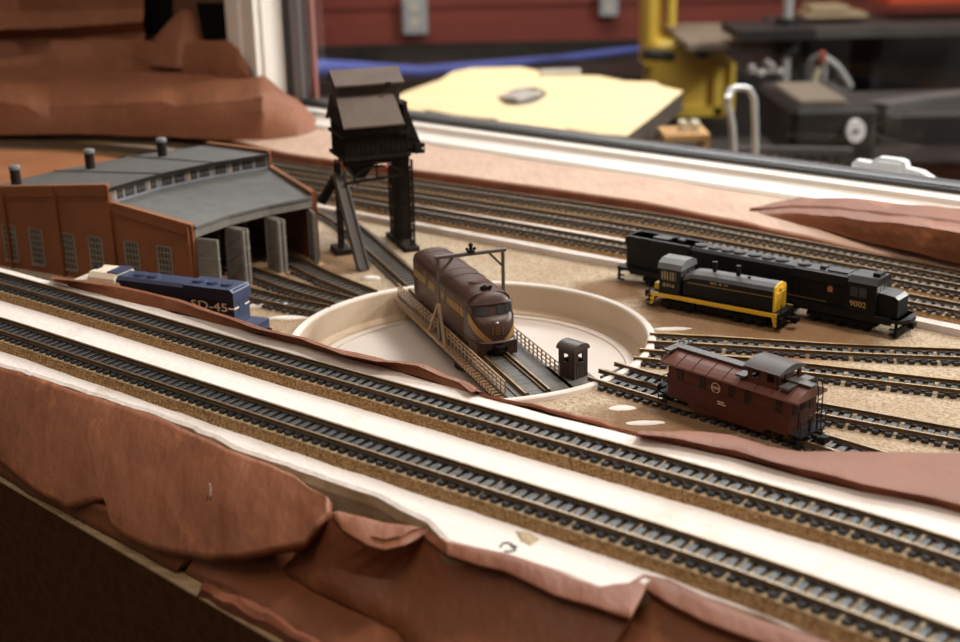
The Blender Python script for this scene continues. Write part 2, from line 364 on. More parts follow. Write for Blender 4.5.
# ---------------------------------------------------------------- ground with the turntable hole
TC = Vector((-3.5, 511.5, 0)); TR = 73.5
g = MB(); ring = []
corners = [nt(270, -620), nt(270, 60), nt(506, 60), nt(506, -660), Vector((-620, 915, 0)), Vector((-620, 700, 0))]
def edge_hit(a):
    d = Vector((math.cos(a), math.sin(a), 0)); best = None
    for i in range(len(corners)):
        p, q = corners[i]-TC, corners[(i+1) % len(corners)]-TC; e = q-p
        den = d.x*e.y-d.y*e.x
        if abs(den) < 1e-9: continue
        k = (p.x*e.y-p.y*e.x)/den; u = (p.x*d.y-p.y*d.x)/den
        if k > 0 and -1e-6 <= u <= 1+1e-6 and (best is None or k < best): best = k
    return best
NA = 192; rows = []
angs = sorted([2*math.pi*i/NA for i in range(NA)]+[math.atan2((c-TC).y, (c-TC).x) % (2*math.pi) for c in corners])
for f in (0, .06, .15, .3, .5, .75, 1):
    r_ = []
    for a in angs:
        k = TR+(edge_hit(a)-TR)*f; p = TC+Vector((math.cos(a), math.sin(a), 0))*k
        p.z = noise.noise(p*.035)*.5*min(1, f*8)*(1-f**4); r_.append(p)
    rows.append(r_)
g.loft(rows, 0, True, False)
structure(g.build('ground', m_sand, None, TC))

# white glue and plaster left on the sand
def blotch(px, py, rx, ry, label, ang=0, h=1.2, m=None):
    c = at(px, py, 0); b = MB(); rr = []
    for k, hh in ((1, .05), (.8, .75), (.45, 1)):
        rr.append([c+Vector((math.cos(a+ang)*rx*k*(1+.3*noise.noise(Vector((math.cos(a)*2+px, math.sin(a)*2, 0)))), math.sin(a+ang)*ry*k*(1+.3*noise.noise(Vector((math.cos(a)*2, math.sin(a)*2+py, 3)))), hh*h)) for a in [2*math.pi*i/20 for i in range(20)]])
    b.loft(rr, 0, True, True)
    return tag(b.build('plaster_patch', m or m_foam, None, c), label, 'plaster')
blotch(371, 279, 4.5, 2.5, 'small white plaster lump on the sand under the coal tower chute', h=1.5)
blotch(272, 306, 12, 3, 'white plaster smear beside the track near the blue locomotive', -.5)
blotch(288, 318, 9, 2.5, 'pale plaster smear between the blue locomotive and the turntable pit', -.3, .7)
blotch(622, 408, 5, 2.6, 'thin pale glue stain on the sand in front of the caboose track', .3, .25, m_pit)
blotch(645, 423, 7.5, 2, 'short white paper strip on the sand below the caboose track', .45, .4)
blotch(672, 329, 8, 2, 'white glue smear on the sand between pit rim and small switcher', -.3, .5)

# ---------------------------------------------------------------- foam board under the two front tracks
fo = [(-1e3, -19), (-454, -20.5), (-418, -19), (-398, -17.6), (-379, -17), (-346, -17.5), (-322, -20), (-304, -19.8), (-287, -19.5), (-272, -19.5), (-255, -20.5), (-240, -23), (-232, -26), (-223, -30), (-209, -28), (-188, -26.5), (-176, -26.5), (-170, -18), (-166, -13), (-150, -12), (500, -12)]
def lin(tab, x):
    for (a, u), (b, v) in zip(tab, tab[1:]):
        if a <= x <= b: return u+(v-u)*(x-a)/(b-a)
fa, fb = frames(A_path), frames(B_path); ns = 110; rows = []
for i in range(ns):
    pa, da, na = fa[round(i*(len(fa)-1)/(ns-1))]; pb, db, nb = fb[round(i*(len(fb)-1)/(ns-1))]
    t = pb.dot(TV); ta = pa.dot(TV)/.924; rear = pa+na*(.924*lin([(-1e3, 21), (-500, 20.5), (-430, 24), (-320, 25), (-280, 22.5), (-215, 24), (-190, 26.5), (-146, 27), (-125, 32), (500, 33)], ta)+noise.noise(pa*.08)*1.0); o_ = lin(fo, t/.924)*.924+noise.noise(pb*.09)*1.4+noise.noise(pb*.3)*.5
    fr_ = pb+nb*o_
    rows.append([fr_+Vector((0, 0, -9)), fr_-nb*1.2+Vector((0, 0, hf(1))), fr_+Vector((0, 0, hf(3.6))), fr_+nb*1.5+Vector((0, 0, hf(4.2))),
                 pb+nb*4+Vector((0, 0, hf(4.2))), pa-na*4+Vector((0, 0, hf(4.2))), rear-na*1+Vector((0, 0, hf(4.2))), rear+Vector((0, 0, hf(3.4))), rear+Vector((0, 0, -9))])
b = MB(); b.loft(rows, 0, False, True)
for q in range(len(b.mi)):
    if q < (ns-1)*9 and q % 9 in (0, 1): b.mi[q] = 1
fb_o = b.build('foam_board', [m_foam, m_plaster], None, B_path[len(B_path)//2])
tag(fb_o, 'white plastered foam board carrying the two tracks along the front', 'foam board')
# handwritten mark on the foam
k = MB()
def pen(pts): k.tube([atf(x, y, 4.3) for x, y in pts], .28, 6)
pen([(500.5, 547), (502, 544), (506, 542.6), (510.5, 543.6), (514, 546)]); pen([(510.5, 546.6), (514, 546.8), (517, 546.6)])
pen([(517, 546.6), (514, 548), (515.5, 550.2), (513, 551.2), (508, 551.6), (504.5, 551.3)])
k.build('pen_mark', m_ink, fb_o, B_path[len(B_path)//2], 'handwritten black pen mark')
k = MB(); cs = [atf(*q, 4.2) for q in ((515, 531), (528, 532), (540, 539), (531, 546), (521, 542))]
ctr = sum(cs, Vector())/5
k.add([p+Vector((0, 0, .03)) for p in cs]+[p+(ctr-p)*.3+Vector((0, 0, .3)) for p in cs]+[ctr+Vector((0, 0, .4))], [[i, (i+1) % 5, 5+(i+1) % 5, 5+i] for i in range(5)]+[[5+i, 5+(i+1) % 5, 10] for i in range(5)])
k.build('glue_spot', m_corktop, fb_o, B_path[len(B_path)//2], 'dried tan glue spot')

cork('cork_roadbed', 'cork strip under the inner front track, the one nearer the turntable', A_path, hf(4.1), hf(6.8), 7.9, 6.9, group='cork roadbed strips')
cork('cork_roadbed', 'cork strip under the outer front track, beside the red rock edge', B_path, hf(4.1), hf(6.8), 7.9, 6.9, group='cork roadbed strips')
track('railway_track', 'inner front main track on cork, between the turntable and the outer front track', A_path, hf(6.8), group='railway tracks', g=.924)
track('railway_track', 'outer front main track on cork, nearest the red rock edge', B_path, hf(6.8), group='railway tracks', g=.924)

# ---------------------------------------------------------------- main lines by the window
b = MB(); rows = []
f3 = frames(M3_path); m1n = [(-566, 508), (-488, 511), (-353, 516.5), (-205, 518.5), (-100, 517), (90, 509)]
for i in range(0, len(f3), 4):
    p, d, n = f3[i]; t = p.dot(TV)
    if t > -560: fr_ = nt(lin(m1n, min(t, 80))-13.5+noise.noise(p*.05)*1.2, t)
    else: fr_ = p-n*max(36, 58-(-560-t)*.2)
    rows.append([fr_+Vector((0, 0, -8)), fr_+Vector((0, 0, 3.1)), fr_+n*2+Vector((0, 0, 3.6)), p+n*9+Vector((0, 0, 3.6)), p+n*9+Vector((0, 0, -8))])
b.loft(rows, 0, False, True)
tag(b.build('foam_board', m_foam, None, M3_path[len(M3_path)//2]), 'low white foam board whose edge borders the sand yard, under the window tracks', 'foam board')
b = MB(); rows = []
for i in range(0, len(f3), 4):
    p, d, n = f3[i]; t = p.dot(TV)
    if t > -560: fr_ = nt(lin(m1n, min(t, 80))+10.6+noise.noise(p*.05)*.4, t)
    else: fr_ = p-n*33
    rows.append([fr_+Vector((0, 0, 3.7)), fr_+Vector((0, 0, 5.3)), fr_+n*.6+Vector((0, 0, 5.7)), p+n*9+Vector((0, 0, 5.7)), p+n*9+Vector((0, 0, 3.7))])
b.loft(rows, 0, False, True)
tag(b.build('foam_board', m_foam, None, M3_path[len(M3_path)//2]), 'upper white foam strip under the two rear window tracks, showing behind the first one', 'foam board')
for nm, path, z0, z1 in (('closest to the sand yard and the black locomotive', M1_path, 3.5, 5.4), ('middle of the three by the window', M2_path, 5.6, 6.9), ('farthest back against the pale red bank', M3_path, 5.6, 6.9)):
    cork('cork_roadbed', 'cork strip of the window tracks, '+nm, path, z0, z1, 7.4, group='cork roadbed strips')
    track('railway_track', 'window side main track, '+nm, path, z1, m_tie_old, group='railway tracks')

# ---------------------------------------------------------------- yard tracks round the turntable
def radial(pts): return catmull(pts, 4.05)
def pol(r, a): a = math.radians(a); return (TC.x+r*math.cos(a), TC.y+r*math.sin(a))
yard = [
 ('yard track on sand with red marked rail, nearest the small switcher', [(68, 500.3), (100, 493), (140, 482.6), (185, 474), (250, 462)], m_brass),
 ('yard track on sand passing behind the caboose cupola', [(61, 482), (75, 477), (98, 470.5), (121, 462.2), (173, 440.7), (240, 413)], m_brass),
 ('yard track on sand just behind the caboose', [(48, 468.5), (66, 452), (90, 437), (117.7, 422), (157.7, 397.8), (215, 364)], m_railtop),
 ('yard track on sand with the red caboose standing on it', [(43.2, 460.5), (66, 438.5), (89, 417), (114, 393), (140, 367)], m_railtop),
 ('short track from the pit rim to the roundhouse stall by the blue locomotive', [pol(74, 151.5), pol(100, 150), pol(144, 147.6), pol(235, 147)], m_rail),
 ('short track from the pit rim to the middle roundhouse stall', [pol(74, 140.5), pol(110, 139.4), pol(144, 138), pol(235, 137.5)], m_rail),
 ('short track from the pit rim to the roundhouse stall by the coal tower', [pol(74, 129.4), pol(110, 129), pol(144, 128), pol(235, 128)], m_rail),
 ('lead track running from the turntable under the coal tower', [pol(74, 110), pol(140, 110), pol(190, 110), pol(235, 111.2), pol(265, 113.8)], m_rail),
]
for lb, pts, top in yard:
    track('railway_track', lb, radial(pts), .25, m_tie_old if 'short' in lb or 'lead' in lb else m_tie, top, 'railway tracks', wob=1, skip=1)

# ---------------------------------------------------------------- red plaster ridge behind the front tracks
def sheet(name, label, cols, m, cat='rock', thick=0, sub=3, rough=.6, cell=.06, mats=None, group=None, mi_of=None):
    """surface lofted through columns of points (each column front to back), refined and roughened"""
    n = len(cols[0]); rows = []
    for i in range(len(cols)-1):
        for k in range(sub):
            f = k/sub; rows.append([cols[i][j].lerp(cols[i+1][j], f) for j in range(n)])
    rows.append(cols[-1])
    fine = []
    for r in rows:
        rr = []
        for j in range(n-1):
            for k in range(2): rr.append(r[j].lerp(r[j+1], k/2))
        rr.append(r[-1]); fine.append(rr)
    off = sum((p for r in cols for p in r), Vector())/(len(cols)*n)
    for r in fine:
        for j, p in enumerate(r):
            q = p.copy(); r[j] = q+noise.noise_vector(q*cell)*rough+noise.noise_vector(q*cell*4)*rough*.35
    b = MB(); b.loft(fine, 0, True, False, False)
    if mi_of:
        w = len(fine[0])-1
        for q in range(len(b.mi)): b.mi[q] = mi_of(q % w)
    o = b.build(name, mats or m, None, off, sharp=.42); tag(o, label, cat, group)
    if sum(p.normal.z*p.area for p in o.data.polygons) < 0: o.data.flip_normals()
    if thick:
        s = o.modifiers.new('thickness', 'SOLIDIFY'); s.thickness = thick*S; s.offset = -1
    return o
top = [(54, 278), (79, 280), (125, 287), (146, 291), (178, 299), (200, 307), (242, 321), (263, 328), (304, 337), (346, 353), (380, 360), (402, 361), (422, 364), (442, 374), (463, 381), (476, 390)]
bot = [(54, 281), (79, 288), (125, 301), (146, 306), (178, 312), (200, 318), (242, 330), (263, 334), (304, 346), (346, 357), (380, 365), (402, 372), (422, 377), (442, 384), (463, 391), (477, 394)]
cols = []
for a_, c2 in zip(top, bot):
    f = atf(*c2, 4.0); cr = atf(*a_, 9 if a_[0] < 440 else 7)
    cols.append([f-NV*.5, f+Vector((0, 0, 2.4))+NV*.4, cr-NV*2, cr, cr+NV*3-Vector((0, 0, 1.6)), cr+NV*8-Vector((0, 0, 8)), cr+NV*15+Vector((0, 0, -cr.z-.6))])
sheet('rock_ridge', 'low red plaster ridge between the front tracks and the blue locomotive', cols, [m_rock], rough=.45)
top = [(478, 393.5), (510, 400), (540, 405.5), (565, 411), (600, 420.5), (620, 427), (637, 432)]
bot = [(478, 396), (510, 403.5), (540, 409.5), (565, 416), (600, 426), (620, 431), (638, 436)]
cols = []
for a_, c2 in zip(top, bot):
    f = atf(*c2, 4.2); cr = atf(*a_, 5.2); cols.append([f, f+Vector((0, 0, .9))+NV*.3, cr, cr+NV*4-Vector((0, 0, 3.5)), cr+NV*14-Vector((0, 0, cr.z+.6))])
sheet('rock_crust', 'thin broken red crust between front track and sand, below the turntable cab', cols, [m_lip], rough=.7, cell=.15)
back = [(640, 432), (673, 431), (704, 431), (729, 434), (746, 440), (767, 447), (800, 451), (860, 452), (960, 453), (1060, 462)]
top = [(638, 434), (673, 438), (704, 443.5), (736, 450), (767, 460), (800, 468), (823, 473), (864, 484), (927, 495.5), (1010, 517)]
bot = [(638, 437), (673, 444), (704, 450), (740, 458), (770, 466), (800, 475), (826, 481), (864, 492), (927, 503), (1010, 529)]
cols = []
for a_, c2, d2 in zip(top, bot, back):
    f = atf(*c2, 4.0); cr = atf(*a_, 7.6); bk = atf(*d2, 7.2)
    cols.append([f, f+Vector((0, 0, 1.7))+NV*.2, cr-NV*.4, cr+NV*1.2+Vector((0, 0, .3)), cr.lerp(bk, .5)+Vector((0, 0, .5)), bk, bk+NV*9+Vector((0, 0, -bk.z-1))])
sheet('rock_sheet', 'broad flat red plaster sheet between caboose and front track', cols, [m_rock, m_lip], rough=.45, mi_of=lambda k: 1 if k < 4 else 0)

# ---------------------------------------------------------------- red rock edge along the front
Q = [(0, 460), (21, 478), (40, 492), (66, 507), (104, 497), (113, 528), (125, 537), (154, 548), (179, 552), (195, 555), (236, 558), (270, 550), (301, 542), (315, 525), (328, 508)]
T_ = [(-14, 362), (8, 368), (28, 373), (48, 380), (72, 389), (95, 397), (115, 403), (140, 412), (165, 420), (190, 431), (225, 449), (262, 461), (292, 474), (312, 486), (327, 495)]
Q[0] = (-12, 452)
def tl(x):
    tt = [(-60, 345)]+T_+[(420, 535), (520, 590)]
    return lin(tt, x)
def zfront(x, y):
    f = (y-tl(x))/(481+.5855*x-tl(x)); f = max(0, min(1.05, f))
    return 3.7-26*(.8*f+.2*f*f)
cols = []
for a_, c2 in zip(T_, Q):
    cols.append([atf(a_[0]+(c2[0]-a_[0])*f, a_[1]+(c2[1]-a_[1])*f, zfront(a_[0]+(c2[0]-a_[0])*f, a_[1]+(c2[1]-a_[1])*f)) for f in (0, .1, .25, .42, .6, .78, .92, 1)])
sheet('rock_slab', 'large curved red rock slab on the front edge, with the tiny pin in it', cols, [m_rock], thick=3, rough=1.1, cell=.05, sub=5)
# recessed layer of plaster beneath the slab, down to the fascia
T_ = [(-16, 440), (30, 470), (75, 495), (115, 512), (150, 538), (195, 550), (215, 553)]
Q = [(-16, 468), (30, 494), (75, 518), (110, 537), (140, 554), (174, 573), (189, 566)]
cols = [[atf(*a_, -16.5), atf((a_[0]+q[0])/2, (a_[1]+q[1])/2, -21), atf(*q, -25.5)] for a_, q in zip(T_, Q)]
sheet('rock_strip', 'narrow red plaster strip under the large slab, along the wooden edge', cols, [m_rock], thick=4, rough=.6)
T_ = [(197, 556), (240, 556), (290, 552), (335, 556), (400, 580), (470, 606), (520, 640), (580, 690)]
Q = [(183, 574), (215, 592), (248, 612), (282, 632), (330, 662), (390, 700), (450, 740), (520, 790)]
cols = []
for a_, q in zip(T_, Q):
    cols.append([atf(*a_, -17), atf(a_[0]*.6+q[0]*.4, a_[1]*.6+q[1]*.4, -20.5), atf(a_[0]*.25+q[0]*.75, a_[1]*.25+q[1]*.75, -23), atf(*q, -26.5)])
sheet('rock_sheet', 'smooth flat red plaster apron between the two big front slabs and the wooden edge', cols, [m_rock], thick=3, rough=.5)
T_ = [(205, 578), (223, 586), (247, 600), (270, 611), (310, 636), (360, 668)]
cols = []
for x, y in T_:
    cols.append([atf(x, y, -22), atf(x-2, y+4, -20.4), atf(x-7, y+10, -22), atf(x-12, y+17, -26.5)])
sheet('rock_crust', 'crumbled dark red crust along the wooden edge below the smooth apron', cols, [m_lip], rough=1.2, cell=.14)
# right hand slab: pale top shelf and steep front
sh = [(332, 513), (337, 511), (360, 517), (385, 523), (410, 526), (432, 529), (447, 541), (480, 549), (510, 555), (560, 571), (600, 584), (630, 579), (645, 573), (668, 579), (701, 596), (760, 618), (840, 645), (930, 690)]
br = [(331, 517), (343, 531), (367, 545), (385, 549), (405, 546), (423, 537), (447, 556), (478, 566), (505, 572), (555, 594), (590, 604), (630, 618), (646, 590), (668, 604), (705, 622), (770, 645), (850, 680), (940, 730)]
lo = [(280, 571), (283, 574), (300, 583), (318, 593), (345, 606), (372, 617), (396, 629), (408, 645), (430, 668), (470, 700), (510, 720), (550, 745), (580, 760), (610, 775), (650, 800), (700, 830), (780, 870), (860, 910)]
cols = []
for a_, m_, q in zip(sh, br, lo):
    e = 2.4
    if a_[0] > 440: e = 4.3
    col = [atf(a_[0], a_[1], e-.3), atf(a_[0]*.85+m_[0]*.15, a_[1]*.85+m_[1]*.15, e), atf(a_[0]*.3+m_[0]*.7, a_[1]*.3+m_[1]*.7, e-.8), atf(*m_, e-1.6)]
    col.insert(3, col[2].lerp(col[3-0], .9) if False else atf(a_[0]*.06+m_[0]*.94, a_[1]*.06+m_[1]*.94, e-1.3))
    for f, z in ((.03, -.6), (.25, -6), (.55, -12.5), (1, -20)):
        col.append(atf(m_[0]+(q[0]-m_[0])*f, m_[1]+(q[1]-m_[1])*f, z))
    cols.append(col)
sheet('rock_slab', 'big red rock slab on the front edge with scalloped pale top, below the pen mark', cols, [m_rock], thick=3, rough=.5, cell=.035, sub=4)
# pin stuck in the slab
pz = atf(209, 495, zfront(209, 495))
p = thing('pin', 'tiny pale pin stuck in the large red slab', 'pin', pz)
MB().tube([(0, 0, -1), (.2, 0, 1.5), (.4, .2, 3.4)], [.35, .55, .25], 8).build('pin_head', mat('pin_tan', (.5, .32, .24), .5), p)
MB().tube([(-.3, 0, 0), (-.7, -.6, -1.6)], .15, 6).tube([(.3, 0, 0), (.5, -.6, -1.4)], .15, 6).build('pin_point', m_dark, p)

# ---------------------------------------------------------------- fascia of the layout bench
fA, fB = atf(0, 481, -26), atf(275, 642, -26); fd = (fB-fA).normalized(); fn = Vector((-fd.y, fd.x, 0))
fl = thing('layout_fascia', 'dark brown hardboard front of the layout bench with a pale plywood top edge', 'fascia board', fA)
ang = math.atan2(fd.y, fd.x)
Mf = Matrix.Rotation(ang, 4, 'Z')
MB().box(-300, 700, 0, 4, -620, -.6, M=Mf).build('panel', m_fascia, fl)
MB().box(-300, 700, .2, 5.5, -3, 0, M=Mf).build('top_edge', m_ply, fl, label='pale plywood edge')
# bench frame below the scenery
b = MB(); b.prism([nt(225, -900)[:2], nt(215, 60)[:2], nt(640, 60)[:2], nt(640, -720)[:2], (-620, 1180), (-620, 820)], -40, -14)
tag(b.build('layout_baseboard', m_ply, None, Vector((0, 500, -40))), 'plywood baseboard under the whole layout', 'baseboard')

# ---------------------------------------------------------------- bank and mesas by the window
cols = []
f3 = frames(M3_path)
for i in range(0, len(f3), 5):
    p, d, n = f3[i]; t = p.dot(TV)
    f = p+n*(12.5+noise.noise(p*.06)*1.2); h = 12.5 if t < -400 else max(7, 12.5-(t+400)*.03)
    if t > -690:
        bk = nt(634, t); col = [f+Vector((0, 0, 3)), f+NV*.7+Vector((0, 0, h-1)), f+NV*2.2+Vector((0, 0, h+.4)), f.lerp(bk, .4)+Vector((0, 0, 13)), f.lerp(bk, .75)+Vector((0, 0, 13.5)), bk+Vector((0, 0, 14))]
    else:
        bk = f+Vector((0, 90 if t < -760 else 60, 0)); col = [f+Vector((0, 0, 3)), f+n*.7+Vector((0, 0, h-1)), f+n*2.2+Vector((0, 0, h)), f.lerp(bk, .4)+Vector((0, 0, 12.5)), f.lerp(bk, .75)+Vector((0, 0, 13)), bk+Vector((0, 0, 13))]
    cols.append(col)
sheet('rock_bank', 'pale red plaster bank sloping up from the window tracks to the sill', cols, None, rough=.5, sub=1, mats=[m_rock_pale, m_lip], mi_of=lambda k: 1 if k < 3 else 0)
b = [(748, 215), (790, 223), (840, 235), (900, 250), (960, 263), (1040, 282)]
fe = [(748, 212), (790, 213), (840, 216.5), (900, 224), (960, 232), (1040, 246)]
be = [(752, 208), (800, 197), (845, 198), (900, 203), (960, 209), (1040, 222)]
cols = []
for q, u, v in zip(b, fe, be):
    p = at(*q, 11); zf = atY(u[0], u[1], p.y+4).z; pf = atY(u[0], u[1], p.y+4); pb = at(v[0], v[1], max(14, zf+1))
    cols.append([p+NV*6-Vector((0, 0, 1)), p, p.lerp(pf, .6)-NV*.5, pf, pf+NV*1.5+Vector((0, 0, .3)), pf.lerp(pb, .35), pf.lerp(pb, .4)+Vector((0, 0, .9)), pb, pb+NV*4-Vector((0, 0, 8))])
sheet('rock_outcrop', 'long flat topped red rock outcrop by the window, behind the black locomotive', cols, [m_rock, m_lip], rough=.8, cell=.07, sub=5)

top = [(-60, 150), (0, 150), (50, 151), (90, 154), (112, 157), (122, 159)]
bot = [(-60, 205), (0, 200), (30, 192), (60, 184), (90, 176), (118, 166)]
sheet('rock_patch', 'flat orange brown plaster patch behind the roundhouse roof', [[at(*u, 5.5), at((u[0]+v[0])/2, (u[1]+v[1])/2, 6.2), at(*v, 6), at(*v, 6)+Vector((10, -30, -6))] for u, v in zip(top, bot)], [mat('orange_rock_paint', (.4, .16, .07), .6, (.46, .2, .095), 30)], rough=.3)
xs = [-80, 0, 25, 50, 100, 160, 176, 210, 240, 262]
y0 = [136, 135, 134.5, 134, 134, 137, 138, 139, 139, 139]
y1 = [90, 88, 92, 107, 105, 102, 107, 102, 100, 97]
y2 = [71, 72, 72, 71, 71, 73, 73, 74, 75, 72]
cols = []
for i, x in enumerate(xs):
    p = at(x, y0[i], 13); Y = p.y
    cols.append([p+Vector((0, 8, -2)), p, atY(x, y1[i]+14, Y+2), atY(x, y1[i], Y+7), atY(x, y2[i]*.5+y1[i]*.5, Y+40), atY(x, y2[i], Y+85), atY(x, y2[i]+4, Y+140)])
Y = at(272, 138, 13).y
cols.append([at(272, 138, 13)+Vector((0, 8, -2)), at(273, 138.5, 13), atY(268, 112, Y+3), atY(266, 99, Y+8), atY(268, 90, Y+25), atY(272, 82, Y+60), atY(276, 88, Y+100)])
cols.append([at(296, 136, 13)+Vector((0, 8, -2)), at(297, 136.5, 13), atY(298, 124, Y+10), atY(294, 108, Y+20), atY(290, 99, Y+35), atY(285, 93, Y+65), atY(286, 98, Y+95)])
cols.append([at(324, 130, 13)+Vector((0, 8, -2)), at(325, 130.5, 13), atY(322, 127, Y+40), atY(312, 114, Y+45), atY(305, 107, Y+55), atY(299, 100, Y+70), atY(300, 106, Y+95)])
sheet('rock_mesa', 'lower step of the red rock mesa in the corner, with faceted end by the window', cols, [m_rock_far], rough=1.2, cell=.02, sub=4)
xs = [-80, 0, 40, 52, 90, 130, 170, 200, 225, 238, 250]
y0 = [80, 76, 76, 75, 76, 76, 78, 80, 82, 84, 90]
y1 = [58, 57, 53, 42, 40, 40, 41, 40, 39, 45, 66]
cols = []
for i, x in enumerate(xs):
    Y = min(1036, 1040-max(0, x-110)*.56)
    cols.append([atY(x, y0[i]+8, Y), atY(x, (y0[i]+y1[i])/2, Y+3), atY(x, y1[i]+3, Y+8), atY(x, y1[i], Y+20), atY(x, y1[i]-1, Y+32), atY(x, y1[i]+4, Y+44)])
sheet('rock_mesa', 'upper step of the red rock mesa in the corner, beneath the black shade panels', cols, [m_rock_far], rough=1.5, cell=.035, sub=4)
# rock wall folds behind the mesa
xs = [-120, -40, 20, 60, 90, 115, 135, 144]
cols = []
for i, x in enumerate(xs):
    Y = min(1130, 1120-max(0, x-20)*.6)
    cols.append([atY(x, 62 if x < 60 else 52, Y-8), atY(x, 40-(x*.05), Y+2), atY(x, 30-(x*.05), Y-10), atY(x, 10, Y+8), atY(x, -20, Y+12), atY(x, -70, Y+16)])
sheet('rock_cliff', 'shaded brown rock cliff above the mesa at the far end', cols, [m_rock_far], rough=2, cell=.03, sub=4)
k = thing('rock_spire', 'pointed red rock fold between the black shade panels beside the window', 'rock', atY(185, 48, 1032))
o = atY(185, 48, 1032); b = MB()
rr = []
for yy, xl, xr, d in ((62, 140, 230, 34), (48, 148, 222, 30), (36, 156, 216, 26), (20, 170, 207, 18), (9, 182, 200, 10)):
    a_, c2 = atY(xl, yy, 1032), atY(xr, yy, 1032); m_ = (a_+c2)/2
    rr.append([a_, a_.lerp(m_, .5)-Vector((0, d*.7, 0)), m_-Vector((0, d, 0)), m_.lerp(c2, .5)-Vector((0, d*.7, 0)), c2, m_+Vector((0, d, 0))])
b.loft(rr, 0, True, True); b.build('fold', m_rock_far, k, o)
# ---------------------------------------------------------------- turntable
pit = thing('turntable_pit', 'round pale turntable pit sunk into the sand', 'turntable pit', TC)
def ringprof(prof, n=128, a0=0, a1=2*math.pi, closed=True):
    rings = []
    for i in range(n+(0 if closed else 1)):
        a = a0+(a1-a0)*i/n; rings.append([(math.cos(a)*r, math.sin(a)*r, z) for r, z in prof])
    if closed: rings.append(rings[0])
    return rings
MB().loft(ringprof([(69.5, -12), (65.5, -12.2), (40, -12.4), (12, -12.4), (0.5, -12.4)]), 0, True, False, False).build('pit_floor', m_pit, pit)
MB().loft(ringprof([(72.4, 1.1), (71.8, .9), (71.5, -10), (70.6, -11), (68.2, -11.2), (67.8, -13)]), 0, False, False, False).build('pit_wall', m_pitwall, pit)
MB().loft(ringprof([(72.0, .6), (72.2, 1.6), (72.8, 1.9), (74.6, 1.9), (75.2, 1.4), (75.6, -.4)]), 0, True, False, False).build('rim', m_pit, pit, label='pale raised rim')
MB().loft(ringprof([(63.5, -12.3), (63.6, -11.6), (64.2, -11.6), (64.3, -12.3)]), 0, False, False, False).build('ring_rail', m_pit, pit)
BA = -70.0
br = thing('turntable_bridge', 'narrow turntable bridge with tan railings, arch and the tuscan locomotive on it', 'turntable bridge', TC, BA)
# local x: towards the cab end, y: towards the right hand railing
L0, L1 = -70.5, 70.5
MB().box(L0, L1, -10.6, 15.6, -.9, .2).build('deck', m_deck, br)
b = MB()
for i in range(47):
    x = L0+1.5+i*3; b.box(x, x+1.6, -13.2, 17.2, -2.6, -.9)
b.build('cross_ties', m_rust, br)
b = MB()
for y in (-6.5, 9.5):
    b.box(L0+2, L1-2, y-.8, y+.8, -8.5, -2.6); b.box(L0+2, L1-2, y-1.6, y+1.6, -9.1, -8.5)
    for i in range(12): b.box(L0+6+i*12, L0+6.6+i*12, y-1.4, y+1.4, -8.5, -2.6)
b.cyl((0, 1.5, -12.4), 9, 3.4, 24)
b.build('girder', m_dark, br)
b = MB()
for i in range(34):
    x = L0+2+i*4.12; b.box(x-.9, x+3.0, -7.6, 7.6, .2, .72)
b.build('deck_planks', m_deck, br)
for s in (-4.8, 4.8):
    r = MB().prism([(s+u, .7+v) for u, v in RAILP], L0, L1, 0, 'x'); r.mi[2+6] = 1
    r.build('rail', [m_rail, m_railtop], br)
b = MB()
for s in (-3.3, 3.3): b.box(L0+4, L1-1, s-.25, s+.25, .75, 1.5)
b.build('guard_rails', m_rail, br)
def railing(y, x0, x1, h=5.4):
    b = MB(); n = int((x1-x0)/4.2)
    for z in (h*.36, h*.68, h): b.bar((x0, y, z), (x1, y, z), .42, .42)
    for i in range(n+1):
        x = x0+(x1-x0)*i/n; b.bar((x, y, -.5), (x, y, h+.2), .5, .5)
    return b.build('railing', m_rust, br)
railing(-10.6, L0+2, 64.5); railing(15.2, L0+2, 55)
# arch over the middle of the bridge
ax = -5
ar = MB()
ar.box(ax-.6, ax+.6, -12.7, -11.6, -1, 34.4); ar.box(ax-.6, ax+.6, 15.6, 16.7, -1, 34.4)
ar.box(ax-.9, ax+.9, -13.2, 17.3, 33.9, 35.2)
ar.bar((ax, -12, 27.2), (ax, -5.8, 33.6), .9, .9); ar.bar((ax, 16.4, 27.2), (ax, 10.4, 33.6), .9, .9)
a_o = ar.build('arch', m_arch, br)
f = MB(); f.cyl((ax, 2.2, 35.2), 1.7, .9, 12); f.cyl((ax, 2.2, 36.1), .7, 1.6, 10)
for s in (-1.6, 1.6): f.sphere((ax, 2.2+s, 36.6), .75, 10)
f.sphere((ax, 2.2, 38.2), 1.0, 10); f.build('collector_finial', m_black, a_o)
b = MB()
for x in (ax-13, ax+8.5): b.bar((x, -12.9, -1.6), (ax+(x-ax)*.03, -12.3, 15), 1.0, .9)
b.bar((ax-13, -12.9, -1.4), (ax+8.5, -12.9, -1.4), 1.1, 1.1)
b.build('brace', m_rust, a_o, label='tan triangular brace')
